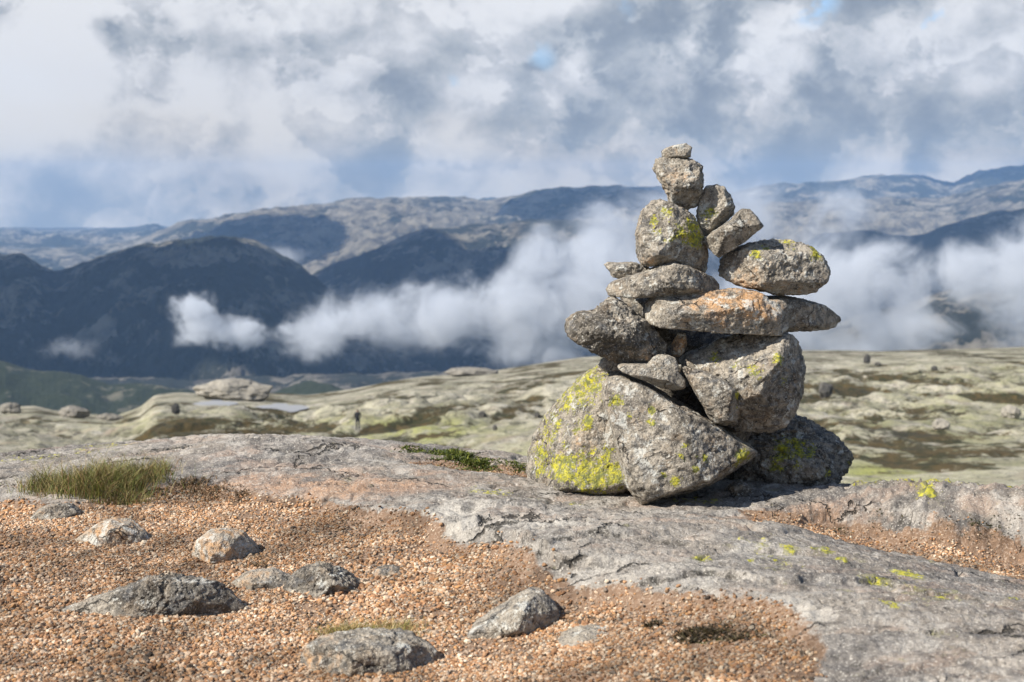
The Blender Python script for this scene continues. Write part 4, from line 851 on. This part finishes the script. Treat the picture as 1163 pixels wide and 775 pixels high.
mida = N.noise(Ds, 6.5, 10, .6); midb = N.noise(N.vm('ADD', Ds, (-.016, -.004, .034)), 6.5, 10, .6)
puf = N.noise(N.vm('ADD', Ds, (3., 1., 2.)), 11, 9, .6)
def skyblob(px, py, r, a, hard=0.):
    l = N.vm('DISTANCE', Dw, tuple(unit(px, py))); return N.ss(l, r / F0, r * hard / F0, 0., a)
br = N.math('ADD', .42, N.math('MULTIPLY', N.math('SUBTRACT', base, .5), .9)); br = N.math('ADD', br, N.math('MULTIPLY', N.math('SUBTRACT', mida, midb), 2.9))
br = N.math('ADD', br, N.math('MULTIPLY', N.math('SUBTRACT', fine, .5), .3)); br = N.math('ADD', br, N.math('MULTIPLY', N.ss(puf, .50, .535), .2)); br = N.math('SUBTRACT', br, N.math('MULTIPLY', N.ss(mida, .47, .40), .16))
for b in [(60, 60, 230, .45), (300, 120, 260, .14), (280, 215, 200, .1), (40, 150, 110, .22), (190, 130, 70, .2), (330, 70, 130, .2), (500, 30, 120, .15), (655, 68, 38, .65), (705, 140, 50, .2), (520, 160, 55, .28), (880, 80, 80, .3), (930, 110, 80, .25), (1050, 110, 110, .18), (560, 208, 60, .2), (420, 215, 90, .15), (1100, 190, 60, .4),
          (1000, 210, 60, .1), (745, 205, 50, .15), (1140, 90, 60, .15), (118, 38, 32, -.5), (180, 95, 34, -.45), (20, 170, 60, -.35), (100, 230, 120, -.1), (400, 185, 80, -.3), (450, 140, 100, -.15), (830, 190, 110, -.16), (1060, 160, 100, -.3), (600, 40, 60, -.1), (700, 180, 80, -.15), (1150, 20, 80, -.25)]:
    br = N.math('ADD', br, skyblob(*b))
sep0 = N.new('ShaderNodeSeparateXYZ'); N.put(sep0.inputs[0], Dn); br = N.math('ADD', br, N.ss(sep0.outputs[2], .075, .0, 0., .24))
br = N.ss(br, -.1, 1.04)
cc = N.new('ShaderNodeValToRGB'); N.put(cc.inputs[0], br); e = cc.color_ramp.elements
e[0].position = 0; e[0].color = (.25, .285, .335, 1); e[1].position = 1; e[1].color = (.86, .86, .87, 1)
for p_, c_ in ((.3, (.34, .375, .42, 1)), (.55, (.49, .515, .545, 1)), (.78, (.64, .65, .675, 1))):
    x = cc.color_ramp.elements.new(p_); x.color = c_
hole = None
for b in [(612, 62, 34, .6), (925, 8, 50, .7), (1062, 22, 34, .6), (512, 98, 24, .5), (700, 8, 40, .4), (460, 75, 20, .3)]:
    v = skyblob(*b); hole = v if hole is None else N.math('ADD', hole, v)
sep = N.new('ShaderNodeSeparateXYZ'); N.put(sep.inputs[0], Dn)
high = N.math('MULTIPLY', N.ss(sep.outputs[2], .17, .40), N.ss(N.noise(Dn, 3.2, 6, .6), .72, .52))
hole = N.math('MULTIPLY', hole, N.ss(fine, .62, .42))
blue = N.math('MAXIMUM', N.ss(hole, .15, .75, 0., .9), high)
# clouds as seen against the sky; bg strength is .1 so cloud radiance is scaled up by ten
cl = N.vm('SCALE', cc.outputs[0], 6.1)
skyc = N.mix(.5, sky.outputs[0], (2.2, 4.0, 6.6))
cl = N.vm('MULTIPLY', cl, N.mix(N.ss(sep.outputs[2], .09, .01), (1, 1, 1), (1.15, 1.02, .80)))
N.put(bg.inputs[0], N.mix(blue, cl, N.mix(N.ss(sep.outputs[2], .17, .4), skyc, sky.outputs[0])))

# ------------------------------------------------------------------ render settings
vs_ = SC.view_settings; vs_.view_transform = 'Standard'; vs_.look = 'None'; vs_.gamma = 1; vs_.use_curve_mapping = False; vs_.exposure = .72
cy_ = SC.cycles; SC.render.engine = 'CYCLES'
cy_.use_denoising = True; cy_.max_bounces = 6; cy_.diffuse_bounces = 3; cy_.volume_bounces = 2; cy_.volume_step_rate = 1.0; cy_.volume_max_steps = 256
cy_.use_adaptive_sampling = True; cy_.sample_clamp_indirect = 6
